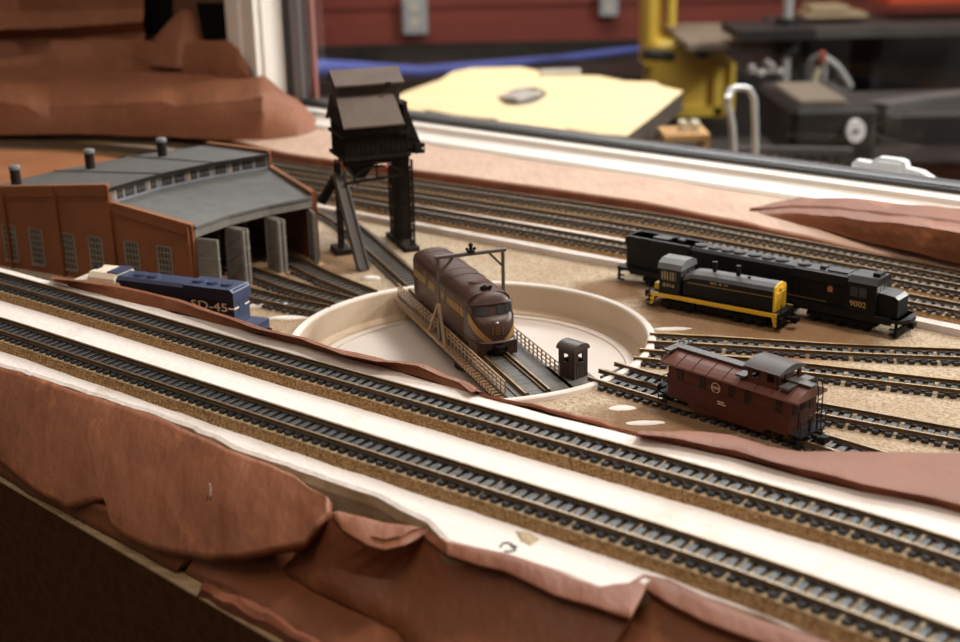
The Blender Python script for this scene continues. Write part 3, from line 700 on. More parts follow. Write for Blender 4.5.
# operator's cab on its corner platform
cb = at(573, 373.5, 1) ; cbl = Matrix.Rotation(-math.radians(BA), 4, 'Z') @ (cb-TC)
MB().box(44, 68.5, 14, 27, -.9, .2).build('cab_platform', m_deck, br)
Mc = Matrix.Translation((cbl.x, cbl.y, 0)) @ Matrix.Rotation(math.radians(-47-BA), 4, 'Z')
b = MB(); hw = 3.9
def bx(*a): b.box(*a, M=Mc)
t_ = .5
for face in range(4):
    Mr = Mc @ Matrix.Rotation(math.pi/2*face, 4, 'Z')
    def bb(*a): b.box(*a, M=Mr)
    bb(hw-t_, hw, -hw, hw, .2, 6.6); bb(hw-t_, hw, -hw, hw, 10, 12.2)
    bb(hw-t_, hw, -hw, -1.3, 6.6, 10); bb(hw-t_, hw, 1.3, hw, 6.6, 10)
    for i in range(6): y = -hw+.2+i*1.45; bb(hw, hw+.14, y, y+.22, .3, 6.4)
    bb(hw, hw+.3, -1.6, 1.6, 6.2, 6.6)
cabo = b.build('operator_cab', m_shanty, br)
b = MB(); pts = []
for i in range(13):
    a = math.pi*(i/12); pts.append((-math.cos(a)*4.5, 11.8+math.sin(a)*2.3))
pts2 = pts+[(4.5, 11.3), (-4.5, 11.3)]
b.prism(pts2, -4.5, 4.5, 0, 'x'); b.v = [Mc @ p for p in b.v]
b.build('cab_roof', m_shantyroof, cabo)

# ---------------------------------------------------------------- running gear shared by the models
def wheels(xc, n, sp, side=4.6, r=2.7, z=2.7, L=0, w=7.4):
    b = MB()
    for i in range(n):
        x = xc+(i-(n-1)/2)*sp
        for s in (-1, 1):
            A = [(x+r*math.cos(2*math.pi*k/16), s*side-.6, z+r*math.sin(2*math.pi*k/16)) for k in range(16)]
            B = [(p[0], s*side+.6, p[2]) for p in A]; b.loft([A, B], 0, True)
            b.box(x-1.2, x+1.2, s*(w-.9), s*w, z-1.1, z+1.3)
        b.tube([(x, -side, z), (x, side, z)], .6, 8)
    L = L or (n-1)*sp+6
    for s in (-1, 1):
        b.box(xc-L/2, xc+L/2, s*(w-1.3), s*(w-.2), z+.2, z+1.9)
        for i in range(n-1):
            x = xc+(i-(n-2)/2)*sp; b.box(x-1.5, x+1.5, s*(w-1.2), s*w, z-.9, z+.9)
    b.box(xc-L/2+1, xc+L/2-1, -4, 4, z+.6, z+3)
    return b
def coupler(x, s, z=3.6):
    b = MB(); b.box(x, x+s*4.2, -.8, .8, z-.7, z+.7); b.box(x+s*3, x+s*5.6, -1.9, 1.9, z-1.1, z+1.0); b.box(x+s*4.2, x+s*5.6, -1.9, -.6, z-1.3, z+1.4)
    return b
def fan(x, y, z, r, m, par):
    b = MB(); b.cyl((x, y, z), r, .8, 20, 0, r*.94); b.cyl((x, y, z+.8), r*.7, .15, 16)
    return b.build('roof_fan', m, par)
def profile(w, zlo, zhi, rad=2, n=5, crown=0):
    """half-round shouldered hood section: (y, z) list, anticlockwise"""
    p = [(-w, zlo)]
    for i in range(n+1):
        a = math.pi/2*i/n; p.append((-w+rad-rad*math.cos(a), zhi-rad+rad*math.sin(a)))
    if crown: p += [(-w*.4, zhi+crown*.8), (0, zhi+crown), (w*.4, zhi+crown*.8)]
    p += [(-y, z) for y, z in p[n+1:0:-1]][0:0]+[(w-rad+rad*math.cos(a_), zhi-rad+rad*math.sin(a_)) for a_ in [math.pi/2*(n-i)/n for i in range(n+1)]]
    p.append((w, zlo)); return p

# ---------------------------------------------------------------- tuscan passenger cab unit on the bridge
lo = thing('cab_unit_locomotive', 'tuscan red streamlined locomotive with gold stripe standing on the turntable bridge', 'locomotive', TC+Vector((.6, .2, 2.0)), BA)
X0, X1 = -53, 25
W = 8.9
def section(x, w, zlo, zs, zt, k=0):
    """carbody section at x: straight sides to zs, rounded roof to zt"""
    p = [(x, -w+.3, zlo), (x, -w, zlo+3), (x, -w, zs)]
    for i in range(1, 10):
        a = math.pi*i/10; p.append((x+k*math.sin(a), -w*math.cos(a), zs+(zt-zs)*math.sin(a)**.75))
    p += [(x, w, zs), (x, w, zlo+3), (x, w-.3, zlo)]
    return p
secs = [section(X0, W-.5, 3.2, 18.5, 22.2), section(X0+1.2, W, 2.8, 19.2, 23.6)]
secs += [section(x, W, 2.8, 19.2, 23.6) for x in (-48, -40, -30, -20, -10, 0, 8, 14, 19.5)]
body = MB().loft(secs, 0, True)
for i in range(len(body.f)):
    if not body.sm[i]: continue
bo = body.build('carbody', m_tuscan, lo)
b = MB()                                   # roof seams and gutter
for x in (-45, -30, -16, -7): b.tube([(x, -W*math.cos(math.pi*i/10)*1.002, 19.2+4.4*math.sin(math.pi*i/10)**.75+.05) for i in range(1, 10)], .16, 5)
for s in (-1, 1): b.bar((X0+1, s*W, 18.9), (19, s*W, 18.9), .35, .35)
b.build('roof_seams', m_tuscanroof, bo)
# rounded nose
NX = 19.2
def nose_ring(t, z, w, ext, n=14):
    """plan outline of the nose at height z: from the body sides round the front"""
    pts = []
    for i in range(n+1):
        a = -math.pi/2+math.pi*i/n; ca, sa = math.cos(a), math.sin(a)
        pts.append((NX+t+ext*(abs(ca)**.62), w*(abs(sa)**.8)*(1 if sa > 0 else -1), z))
    return pts
nz = [(0, 2.6, W, 8.8), (0, 5, W, 9.6), (0, 9, W, 9.5), (0, 12.5, W, 8.8), (0, 14.4, W, 7.4), (0, 15.2, W, 5.6), (0, 19.2, W, 3.8), (0, 21.2, W*.8, 2.6), (0, 22.6, W*.55, 1.6), (0, 23.5, W*.22, .4)]
nose = MB().loft([nose_ring(*q) for q in nz], 0, True, True, True)
no = nose.build('nose', m_tuscan, lo)
# windscreen band in two panes
for s in (-1, 1):
    b = MB(); lo_, hi_ = [], []
    for i in range(9):
        f = (.07 if s > 0 else -.07)+s*i/8*.78; a = f*math.pi/2
        for z, ex, w, acc in ((15.5, 5.5, W, lo_), (18.9, 3.95, W, hi_)):
            acc.append((NX+.22+ex*(math.cos(a)**.62), (w+.12)*(abs(math.sin(a))**.8)*s, z))
    b.loft([lo_, hi_], 0, True, False, False); b.build('windscreen', mat('windscreen_glass', (.03, .028, .03), .12, spec=.8), no)
b = MB()                                   # brow over the windscreen
b.tube([(NX+.3+3.7*(math.cos(a)**.62), W*(abs(math.sin(a))**.8)*(1 if a > 0 else -1), 19.5) for a in [(-.92+1.84*i/16)*math.pi/2 for i in range(17)]], .45, 6)
b.build('brow', m_tuscan, no)
# gold stripe along the side running down to a vee on the nose
for s in (-1, 1):
    b = MB(); b.add([(X0+2, s*(W+.06), 12.2), (14, s*(W+.06), 12.2), (14, s*(W+.06), 15.6), (X0+2, s*(W+.06), 15.6)], [[0, 1, 2, 3]])
    for z in (10.8, 17): b.bar((X0+2, s*(W+.05), z), (14, s*(W+.05), z), .1, .25)
    lo_, hi_ = [], []
    for i in range(15):
        f = i/14; a = s*(math.pi/2*(1-f*.86)); zc = 13.9-f*8.4
        for dz, acc in ((-2.2*(1-f*.5), lo_), (2.2*(1-f*.5), hi_)):
            z = zc+dz; ex = 9.75 if z < 9 else 9.65-(z-9)*.2
            acc.append((NX+.12+ex*(max(0, math.cos(a))**.62), (W+.1)*(abs(math.sin(a))**.8)*s, z))
    b.loft([lo_, hi_], 0, True, False, False)
    b.build('gold_stripe', m_stripe if s > 0 else m_stripe, bo, label='gold stripe with nose vee')
text('number', '181', 4.6, mat('dim_gold', (.15, .085, .02), .5), no, (28.85, 0, 9.8), rot=(math.radians(90), 0, math.radians(90)), depth=.1, xs=.9)
for s in (-1, 1): text('number_board', '181', 1.8, m_letter, no, (26.4, s*5.6, 12.3), rot=(math.radians(84), 0, math.radians(90+s*33)), depth=.25)
b = MB(); hl = [(27.4+.2, math.cos(2*math.pi*k/14)*1.15, 12.2+math.sin(2*math.pi*k/14)*1.3) for k in range(14)]
b.loft([[(p[0]-1, p[1], p[2]) for p in hl], hl, [(28.0, p[1]*.75, 12.2+(p[2]-12.2)*.75) for p in hl]], 0, True); b.build('headlight', mat('headlight_glass', (.14, .11, .09), .2), no)
# pilot, windows, doors, roof gear
b = MB()
outl = [(p[0]+.6, p[1]*1.0, 0) for p in nose_ring(0, 0, W, 9.2)]
b.loft([[(p[0]+.2, p[1], 4.9) for p in outl], [(p[0]+.7, p[1]*1.02, 5.4) for p in outl], [(p[0]+.2, p[1], 6.0) for p in outl]], 0, True)
b.box(19, 27.5, -W+.4, -4.4, -.6, 5); b.box(19, 27.5, 4.4, W-.4, -.6, 5); b.box(19, 22, -4.4, 4.4, 1, 5)
b.build('pilot', m_tuscan, lo)
b = MB()
for s in (-1, 1):
    for x in (-34, -22, -10): b.box(x, x+3, s*(W-.2), s*(W+.12), 12.4, 15.4)
    b.box(15.2, 18.4, s*(W-.2), s*(W+.12), 14.6, 18.2)
b.build('side_windows', m_glass_dark, bo)
b = MB()
for s in (-1, 1):
    for x in (9.0, 13.0): b.box(x, x+.3, s*(W-.1), s*(W+.14), 3.4, 18)
    for x in (9.6, 12.2, -50, -47): b.box(x, x+.25, s*(W), s*(W+.35), 5, 12)
    for i in range(5): b.box(-50+i*12, -44+i*12, s*W, s*(W+.12), 16.4, 18.2)
b.build('door_trim', m_tuscanroof, bo)
b = MB(); b.cyl((5, 0, 23.3), 3.1, .7, 20); b.cyl((5, 0, 24.0), 2.2, .12, 16); b.build('exhaust_stack', m_tuscanroof, bo)
b = MB()
for dx, dy in ((-1.3, 0), (0, -1.8), (0, 1.8), (0, 0), (1.2, .9), (1.2, -.9)):
    b.tube([(15.5+dx-1, dy, 24.1), (15.5+dx+1.2, dy, 24.3)], [.35, .75], 8)
b.box(14.6, 16.4, -1.8, 1.8, 23.4, 24.1); b.build('air_horn', m_black, bo)
b = MB()
for x in (-46, -38, -30, -22): b.cyl((x, 2.5, 22.9), .8, .7, 10); b.cyl((x, -2.5, 22.9), .8, .7, 10)
b.build('roof_hatch', m_tuscanroof, bo)
wheels(-36, 2, 15, z=2.7, w=8.2).build('truck', m_under, lo); wheels(7, 2, 15, z=2.7, w=8.2).build('truck', m_under, lo)
MB().box(-28, -6, -7.5, 7.5, 1, 4).build('fuel_tank', m_under, lo); coupler(26, 1, 3).build('coupler', m_under, lo)

# ---------------------------------------------------------------- long black six axle diesel
LX = 66
bk = thing('diesel_locomotive', 'long black hood diesel locomotive numbered 9002 standing on bare sand', 'locomotive', (122.8, 546.4, 0), -40.4)
def hood(b, x0, x1, w, z0, z1, rad=1.2, mi=0, mit=None):
    pr = [(-w, z0), (-w, z1-rad), (-w+rad, z1), (w-rad, z1), (w, z1-rad), (w, z0)]
    o = len(b.f); b.prism(pr, x0, x1, mi, 'x')
    if mit is not None:
        for q in (2+1, 2+2, 2+3): b.mi[o+q] = mit
    return b
b = MB(); b.box(-LX-4, LX, -8.2, 8.2, 6.6, 7.9); b.box(-LX+8, LX-8, -6, 6, 4.6, 6.6)
for s in (-1, 1): b.box(-LX+3, LX-3, s*7.9, s*8.25, 5.4, 6.6)
wk = b.build('walkway', m_black, bk)
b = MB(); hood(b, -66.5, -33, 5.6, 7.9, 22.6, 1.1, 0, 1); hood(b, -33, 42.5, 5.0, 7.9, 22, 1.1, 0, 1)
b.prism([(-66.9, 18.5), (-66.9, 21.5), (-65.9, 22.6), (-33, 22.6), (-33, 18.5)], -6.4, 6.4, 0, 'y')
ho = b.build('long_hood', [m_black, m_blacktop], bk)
b = MB(); b.prism([(16, 17.9), (18, 21.8), (42, 21.8), (42, 17.9)], -6.2, 6.2, 0, 'y'); b.build('blower_housing', [m_black], ho)
for x in (-30.5, -23.5, -17, -11, -3.5, 3, 9.5, 20): fan(x, 0, 22, 3.0, m_blacktop, ho)
for q in ((-54, -46, -3, 3, 22.6, 23.1), (-42, -39, -1.6, 1.6, 22.6, 23.6), (28, 30.5, -2, 2, 22, 23.4), (32, 41, -3, 3, 22, 22.6)): MB().box(*q).build('roof_hatch', m_blacktop, ho)
b = MB()
for i in range(22): x = -29+i*2.9; b.box(x, x+.2, -5.12, -5.0, 9, 18); b.box(x, x+.2, 5.0, 5.12, 9, 18)
for s in (-1, 1): b.box(-56, -42, s*5.6, s*5.72, 12, 20); b.box(-30, 34, s*5.0, s*5.1, 8.3, 8.6)
b.build('hood_doors', m_black, ho)
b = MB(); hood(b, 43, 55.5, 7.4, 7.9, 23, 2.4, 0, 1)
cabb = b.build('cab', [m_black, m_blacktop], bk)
b = MB()
for s in (-1, 1): b.box(44.5, 47.6, s*7.3, s*7.46, 14.8, 18.8); b.box(48.2, 51.4, s*7.3, s*7.46, 14.8, 18.8)
for y0_, y1_ in ((-6.6, -4.2), (-3.6, -.4), (.4, 3.6), (4.2, 6.6)): b.box(55.4, 55.6, y0_, y1_, 17, 20)
b.build('cab_window', mat('cab_window_grey', (.045, .045, .048), .15), cabb)
b = MB(); b.box(51.5, 54.6, -2.6, 2.6, 23, 24.5); b.build('number_board', m_black, cabb)
b = MB(); pr = [(55, 7.9), (55, 17.4), (62.4, 16.8), (64, 15.6), (64, 7.9)]
b.prism(pr, -5.0, 5.0, 0, 'y'); b.mi[2+1] = b.mi[2+2] = 1
b.build('short_nose', [m_black, m_blacktop], bk)
text('number', '9002', 3.3, m_dull_gold, cabb, (48, -7.46, 11.6), depth=.06, xs=1.1)
b = MB(); b.prism([(33.4, 13.9), (35.6, 13.9), (35.6, 16), (34.5, 16.8), (33.4, 16)], -5.25, -5.1, 0, 'y'); b.build('emblem', mat('faded_red_emblem', (.4, .17, .1), .5), ho)
for s in (-1, 1): MB().bar((-30, s*5.1, 9.4), (33, s*5.1, 9.4), .08, .3).build('side_stripe', m_stripe, ho)
for s, lx in ((1, LX), (-1, -LX-4)):
    b = MB()
    for y in (-7.8, 7.8): b.bar((lx-s*1, y, 7.9), (lx-s*1, y, 2.2), .5, 1.2); b.box(lx-s*3.6, lx-s*.4, y-.9, y+.9, 1.6, 2.1); b.box(lx-s*3.6, lx-s*.4, y-.9, y+.9, 3.8, 4.2)
    if s > 0: b.prism([(-8.4, 1.0), (8.4, 1.0), (8.4, 3.8), (6, 4.6), (-6, 4.6), (-8.4, 3.8)], lx-1, lx-.2, 0, 'x')
    b.build('pilot', m_under, bk)
    b = MB()
    coupler(lx-s*2, s, 5).build('coupler', m_under, bk)
b = MB(); pts = [(LX-2, -5.4), (LX+1.4, -4.6), (LX+2.8, 0), (LX+1.4, 4.6), (LX-2, 5.4), (LX-2, 8.2), (LX-4, 8.2), (LX-4, -8.2), (LX-2, -8.2)]
b.prism([(LX-4, -8.2), (LX+.5, -7.2), (LX+2.6, -3), (LX+2.6, 3), (LX+.5, 7.2), (LX-4, 8.2)], 6.4, 7.9); b.build('front_platform', m_black, bk)
for xc in (-42, 40): wheels(xc, 3, 11.5, z=2.7, r=2.6, w=7.2).build('truck', m_under, bk)
MB().box(-19, 18, -6.4, 6.4, 1.6, 6).build('fuel_tank', m_under, bk, label='plain black tank')

# ---------------------------------------------------------------- small black and yellow switcher
sw = thing('switcher_locomotive', 'small black switcher locomotive with yellow sill and yellow hood end', 'locomotive', (103, 534.8, 0), -37)
MB().box(-30.5, 30.5, -7.6, 7.6, 6.2, 7.5).build('deck', m_black, sw)
for s in (-1, 1):
    b = MB(); b.prism([(-29.6, 2), (-28.6, 2), (-27.4, 5.9), (27.4, 5.9), (28.4, 2), (29.6, 2), (29.6, 7.6), (-29.6, 7.6)], s*7.6, s*8.0, 0, 'y'); b.build('yellow_sill', m_yellow, sw, label='yellow side sill with stepped ends')
b = MB(); pr = [(-5.6, 7.5), (-5.6, 16.2), (-4.8, 17.8), (-2.2, 18.9), (2.2, 18.9), (4.8, 17.8), (5.6, 16.2), (5.6, 7.5)]
secs = [[(x, y, 7.5+(z-7.5)*k) for y, z in pr] for x, k in ((-15, .8), (-11, .97), (-6, 1), (26.6, 1))]
b.loft(secs, 0, False)
n = len(pr)
for q in range((len(secs)-1)*n):
    if q % n in (1, 2, 3, 4, 5): b.mi[q] = 1
sh_ = b.build('hood', [m_black, mat('hood_top_grey', (.07, .07, .075), .42, (.09, .09, .095), 100)], sw)
b = MB(); b.prism(pr, 26.6, 27.4, 0, 'x'); yo = b.build('hood_end', m_yellow, sw, label='yellow hood end')
b = MB(); b.box(27.4, 27.55, -3.6, 3.6, 8.6, 14.2); b.bar((27.6, -4.2, 14.8), (27.6, 4.2, 14.8), .3, .3)
hl = [(27.4, math.cos(2*math.pi*k/12)*1, 16.4+math.sin(2*math.pi*k/12)*.8) for k in range(12)]; b.loft([hl, [(28.2, p[1], p[2]) for p in hl]], 0, True)
b.build('radiator_grille', mat('yellow_shade_paint', (.6, .36, .02), .5), yo)
b = MB(); pr = [(-7, 7.5), (-7, 18.8), (-6.2, 20.6), (-3, 22), (3, 22), (6.2, 20.6), (7, 18.8), (7, 7.5)]
b.prism(pr, -26, -16, 0, 'x'); cbo = b.build('cab', m_black, sw)
b = MB(); pr2 = [(-7.4, 18.6), (-6.5, 21), (-3.1, 22.5), (3.1, 22.5), (6.5, 21), (7.4, 18.6)]
b.prism(pr2[:6], -26.7, -15.2, 0, 'x'); b.build('cab_roof', mat('cab_roof_grey', (.13, .135, .14), .38, (.16, .165, .17), 60), cbo)
b = MB()
for s in (-1, 1):
    for x in (-24.8, -20.6): b.box(x, x+3, s*6.9, s*7.1, 13.8, 17.6)
for y in (-6.2, -3.4, .6, 3.4): b.box(-16.05, -15.8, y, y+2.4, 15.6, 19.6)
b.build('cab_window', mat('switcher_window', (.06, .055, .045), .3), cbo)
b = MB()
for x in (-24.5, -23.2, -21.9, -20.6, -19.3): b.box(x, x+.3, -7.2, -7.05, 13.8, 17.6)
b.build('window_bars', m_dull_gold, cbo)
text('number', '8416', 2.1, m_dull_gold, cbo, (-21.2, -7.1, 11.4), depth=.06, xs=1.35)
text('lettering', 'BA & O', 1.3, m_dull_gold, sh_, (2, -5.64, 15.3), depth=.05, xs=2.0)
b = MB()
for s in (-1, 1): b.box(-13, 26.5, s*5.6, s*5.66, 13.6, 13.95)
for s in (-1, 1):
    for i in range(13): b.box(-10+i*2.6, -9.8+i*2.6, s*5.6, s*5.68, 8, 13.2)
b.mi = [1 if q >= 12 else 0 for q in range(len(b.f))]  # door ribs stay black
b.build('hood_stripe', [m_stripe, m_black], sh_, label='thin gold stripe')
for x in (-3, 8): MB().cyl((x, 0, 18.6), .95, 4.0, 12, 0, .85).cyl((x, 0, 22.6), 1.15, .6, 12).build('exhaust_stack', m_black, sh_)
MB().cyl((13.5, -1, 18.8), .7, .8, 10).build('bell', m_black, sh_)
MB().box(-30.3, -27.5, -3, 3, 7.5, 10.2).build('toolbox', m_yellow, sw, label='small yellow box on the rear end')
for s in (-1, 1):
    b = MB(); b.box(s*29.8, s*30.6, -7.6, 7.6, 3, 7.4)
    for y in (-7, 7): b.box(s*28.4, s*31.6, y-1, y+1, 1.4, 1.9); b.box(s*28.4, s*31.6, y-1, y+1, 3.4, 3.9); b.box(s*28.4, s*31.6, y-1, y+1, 5.4, 5.9)
    for y in (-6.5, 6.5): b.bar((s*30.8, y, 7.5), (s*30.8, y, 11.5), .35, .35)
    b.build('end_steps', m_under, sw)
    coupler(s*30, s, 4.2).build('coupler', m_under, sw)
for xc in (-17, 16): wheels(xc, 2, 10, z=2.5, r=2.4, w=6.6).build('truck', m_under, sw)
MB().box(-8, 8, -6, 6, 2.4, 6.2).build('fuel_tank', m_under, sw)

# ---------------------------------------------------------------- caboose
cz = thing('caboose', 'brown red caboose with cupola on the yard track nearest the front', 'caboose', (88.6, 417.6, 2.8), -47.5)
CL, CW = 25.2, 7.7
b = MB(); b.box(-CL, CL, -CW, CW, 2.0, 15.0)
for s in (-1, 1):
    b.box(-CL, CL, s*CW, s*(CW+.25), 8.7, 9.2); b.box(-CL, CL, s*CW, s*(CW+.2), 13.9, 14.8)
    b.prism([(-15, .4), (15, .4), (17, 2.2), (-17, 2.2)], s*(CW-.6), s*CW, 0, 'y')
    for i in range(40): x = -CL+.6+i*1.26; b.box(x, x+.1, s*CW, s*(CW+.06), 2.1, 13.9)
cbod = b.build('body', m_cab_red, cz)
def carc(x, w, z0, h, n=10): return [(x, -w+2*w*i/n, z0+h*math.sin(math.pi*i/n)**.9) for i in range(n+1)]
RX = CL+3.2
b = MB()
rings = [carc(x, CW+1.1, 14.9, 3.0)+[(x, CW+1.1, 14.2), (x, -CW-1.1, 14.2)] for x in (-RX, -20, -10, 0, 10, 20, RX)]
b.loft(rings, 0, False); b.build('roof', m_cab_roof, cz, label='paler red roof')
b = MB()
for i in range(9): x = -RX+1+i*6.5; b.tube([Vector(p)+Vector((0, 0, .08)) for p in carc(x, CW+1.1, 14.9, 3.0)], .12, 5)
b.build('roof_seams', m_cab_red, cz)
b = MB(); b.box(-RX-.5, 6.5, -1.9, 1.9, 18.3, 18.9)
for i in range(7): b.box(-RX+1+i*5, -RX+1.5+i*5, -1.4, 1.4, 17.4, 18.3)
b.box(19, RX+.5, -1.9, 1.9, 18.3, 18.9); b.box(-RX-.5, -RX+2.5, -6.5, 6.5, 18.2, 18.8)
for y in (-5.5, 5.5): b.box(-RX-.2, -RX+.2, y-.2, y+.2, 15, 18.2)
b.box(20.4, 24, -7.6, 7.6, 17.4, 18.3); b.box(3, 6.8, -7.6, 7.6, 17.4, 18.1)
b.build('roof_walk', m_walk, cz, label='dark grey roof walk')
# cupola
CX0, CX1, UW = 7.4, 19.4, 6.6
b = MB(); zc0, zc1 = 15.5, 22.2
for s in (-1, 1):
    y0_, y1_ = (s*UW, s*(UW-.6))
    b.box(CX0, CX1, y0_, y1_, zc0, 18.2); b.box(CX0, CX1, y0_, y1_, 21, zc1)
    for x0_, x1_ in ((CX0, CX0+1.4), (CX0+4.6, CX0+7.6), (CX1-1.4, CX1)): b.box(x0_, x1_, y0_, y1_, 18.2, 21)
for x0_, x1_ in ((CX0, CX0+.6), (CX1-.6, CX1)):
    b.box(x0_, x1_, -UW, UW, zc0, 18.2); b.box(x0_, x1_, -UW, UW, 21, zc1)
    for y0_, y1_ in ((-UW, -UW+1.2), (-2.2, 2.2), (UW-1.2, UW)): b.box(x0_, x1_, y0_, y1_, 18.2, 21)
cup = b.build('cupola', m_cab_red, cz)
b = MB(); rings = [carc(x, UW+1, 22.0, 1.9)+[(x, UW+1, 21.6), (x, -UW-1, 21.6)] for x in (CX0-1.2, (CX0+CX1)/2, CX1+1.2)]
b.loft(rings, 0, False); b.build('cupola_roof', mat('cupola_roof_dark', (.07, .06, .06), .5, (.09, .078, .078), 90, spec=.3), cup)
b = MB(); 
for s in (-1, 1): b.bar((CX0-1.2, s*(UW+1), 21.8), (CX1+1.2, s*(UW+1), 21.8), .4, .5)
b.build('cupola_fascia', m_cab_red, cup)
def cwin(x, z, w=2.1, h=3.6):
    b = MB(); b.box(x-w/2-.3, x+w/2+.3, -CW-.3, -CW, z-.3, z+h+.3); wo = b.build('window', m_cab_red, cz)
    b = MB(); b.box(x-w/2, x+w/2, -CW-.36, -CW-.28, z, z+h*.46); b.box(x-w/2, x+w/2, -CW-.36, -CW-.28, z+h*.54, z+h); b.build('pane', m_glass_dark, wo)
for x in (-20.2, -10.5, 1.8, 8.4, 20.8): cwin(x, 9.4)
b = MB()
for k0, k1 in ((1.9, 1.6),):
    A = [(-4.6+math.cos(2*math.pi*k/24)*k0, -CW-.1, 10.9+math.sin(2*math.pi*k/24)*k0) for k in range(24)]; Bq = [(-4.6+math.cos(2*math.pi*k/24)*k1, -CW-.1, 10.9+math.sin(2*math.pi*k/24)*k1) for k in range(24)]
    b.loft([A, Bq], 0, False, False)
b.box(-6.1, -3.1, -CW-.14, -CW-.06, 11.0, 11.25); b.box(-6.1, -3.1, -CW-.14, -CW-.06, 10.5, 10.7); b.build('herald', m_letter, cbod, label='round pale herald')
b = MB()
for z_, l_ in ((6.1, 2.8), (5.3, 3.6)):
    for i in range(6): b.box(-3.6+i*l_/6, -3.6+i*l_/6+l_/8, -CW-.12, -CW-.05, z_, z_+.45)
b.build('number_lettering', m_letter, cbod)
# ends: platforms, steps, ladders, railings, end windows and doors
for s in (-1, 1):
    b = MB(); b.box(s*CL, s*(CL+4.4), -CW+.3, CW-.3, 2.2, 2.9)
    for y in (-CW+.8, CW-.8):
        for z_, dx in ((.9, 1.0), (-.5, 1.6)): b.box(s*(CL+.6), s*(CL+3.8), y-1.2, y+1.2, z_, z_+.35)
        b.bar((s*(CL+.4), y-1.2, 2.4), (s*(CL+.4), y-1.2, -.5), .3, .3); b.bar((s*(CL+4), y-1.2, 2.4), (s*(CL+4), y-1.2, -.5), .3, .3)
    b.build('end_platform', m_under, cz)
    b = MB(); xe = s*(CL+4.1)
    for y in (-CW+.5, -2.6, 2.6, CW-.5): b.tube([(xe, y, 2.6), (xe, y, 8.2)], .18, 6)
    for y0_, y1_ in ((-CW+.5, -2.6), (2.6, CW-.5)): b.tube([(xe, y0_, 8.2), (xe, y1_, 8.2)], .18, 6); b.tube([(xe, y0_, 5.6), (xe, y1_, 5.6)], .15, 6)
    b.tube([(xe, -1.8, 2.6), (xe, -1.8, 7.5)], .35, 8); b.tube([(xe, -1.8+1.3*math.cos(a), 7.6+1.3*math.sin(a)) for a in [2*math.pi*k/14 for k in range(15)]], .2, 6)
    b.build('end_railing', m_under, cz)
    b = MB()
    for y in (2.0, 4.6): b.tube([(xe, y, 2.8), (xe, y, 16.5), (xe-s*.8, y, 19.4), (xe-s*2.8, y, 19.6), (xe-s*3.4, y, 17.6)], .2, 6)
    for i in range(8): b.tube([(xe, 2.0, 4.4+i*1.75), (xe, 4.6, 4.4+i*1.75)], .16, 6)
    b.build('ladder', m_under, cz)
    b = MB()
    for y0_, y1_ in ((-6, -3.4), (3.4, 6)): b.box(s*CL, s*(CL+.15), y0_, y1_, 8.8, 12.8)
    b.box(s*CL, s*(CL+.15), -1.5, 1.5, 9.4, 12.6)
    eo = b.build('end_windows', m_glass_dark, cz)
    b = MB(); b.box(s*CL, s*(CL+.2), -2.2, 2.2, 2.9, 9.0); b.build('end_door', m_cab_red, cz)
    coupler(s*(CL+4), s, 1.2).tube([(s*(CL+8), 0, .6), (s*(CL+8.6), .2, -1.6), (s*(CL+9.4), .4, -2.2)], .28, 6).build('coupler', m_under, cz)
for xc in (-15.5, 15.5): wheels(xc, 2, 8.4, z=2.0-1.0, r=2.0, w=6.4).build('truck', m_under, cz)
b = MB(); b.box(-7.5, -2, -5.5, 5.5, -.6, 2); b.box(3, 8.5, -5.8, -2, -.4, 2); b.tube([(-1, -5.5, .6), (2.6, -5.5, .6)], 1.0, 10); b.build('brake_gear', m_under, cz)

# ---------------------------------------------------------------- blue diesel with cream cab, partly behind the ridge
bl = thing('diesel_locomotive', 'blue hood diesel locomotive with cream cab and nose, half hidden behind the red ridge', 'locomotive', (-137, 535.5, 0), 156)
# local x points to the nose (left in the photo)
H = 50
MB().box(-H, H, -7.6, 7.6, 5.6, 6.9).build('walkway', m_blue, bl)
def pull(b, o): return b
zb = 22
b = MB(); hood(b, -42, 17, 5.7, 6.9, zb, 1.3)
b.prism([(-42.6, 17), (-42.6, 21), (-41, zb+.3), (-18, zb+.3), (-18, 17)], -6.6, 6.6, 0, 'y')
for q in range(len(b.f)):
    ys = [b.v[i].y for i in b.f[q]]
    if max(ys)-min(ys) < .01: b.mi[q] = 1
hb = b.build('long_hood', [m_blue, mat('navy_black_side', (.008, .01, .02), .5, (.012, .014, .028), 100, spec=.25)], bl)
for x in (-36, -29, -22, 1.5, 8): fan(x, 0, zb+(.3 if x < -18 else 0), 3.0, m_blue, hb)
b = MB()
for s in (-1, 1):
    b.prism([(10, 6.9), (18, 6.9), (18, 19), (16, 19.6), (15.2, 18.5)], s*5.7, s*5.85, 0, 'y')
b.build('cream_panel', m_cream, hb, label='slanted cream panel')
b = MB(); hood(b, 17, 31, 7.2, 6.9, 23, 2.0); cc = b.build('cab', m_cream, bl, label='cream cab')
b = MB(); b.box(16.5, 22, -5.2, 5.2, 22.7, 23.5); b.build('cab_roof_panel', m_blue, cc)
b = MB()
for s in (-1, 1): b.box(19, 22, s*7.15, s*7.3, 13.5, 17.5); b.box(23, 26.5, s*7.15, s*7.3, 13.5, 17.5)
for y0_, y1_ in ((-6.4, -4), (-3.4, -.3), (.3, 3.4), (4, 6.4)): b.box(30.9, 31.12, y0_, y1_, 16.6, 19.6)
b.build('cab_window', m_glass_dark, cc)
MB().box(29.5, 31.6, -1.6, 1.6, 22.9, 24).build('headlight', m_black, cc)
b = MB(); b.prism([(31, 6.9), (31, 19), (41, 18), (45, 16), (45, 6.9)], -5, 5, 0, 'y'); b.build('short_nose', m_cream, bl, label='cream nose')
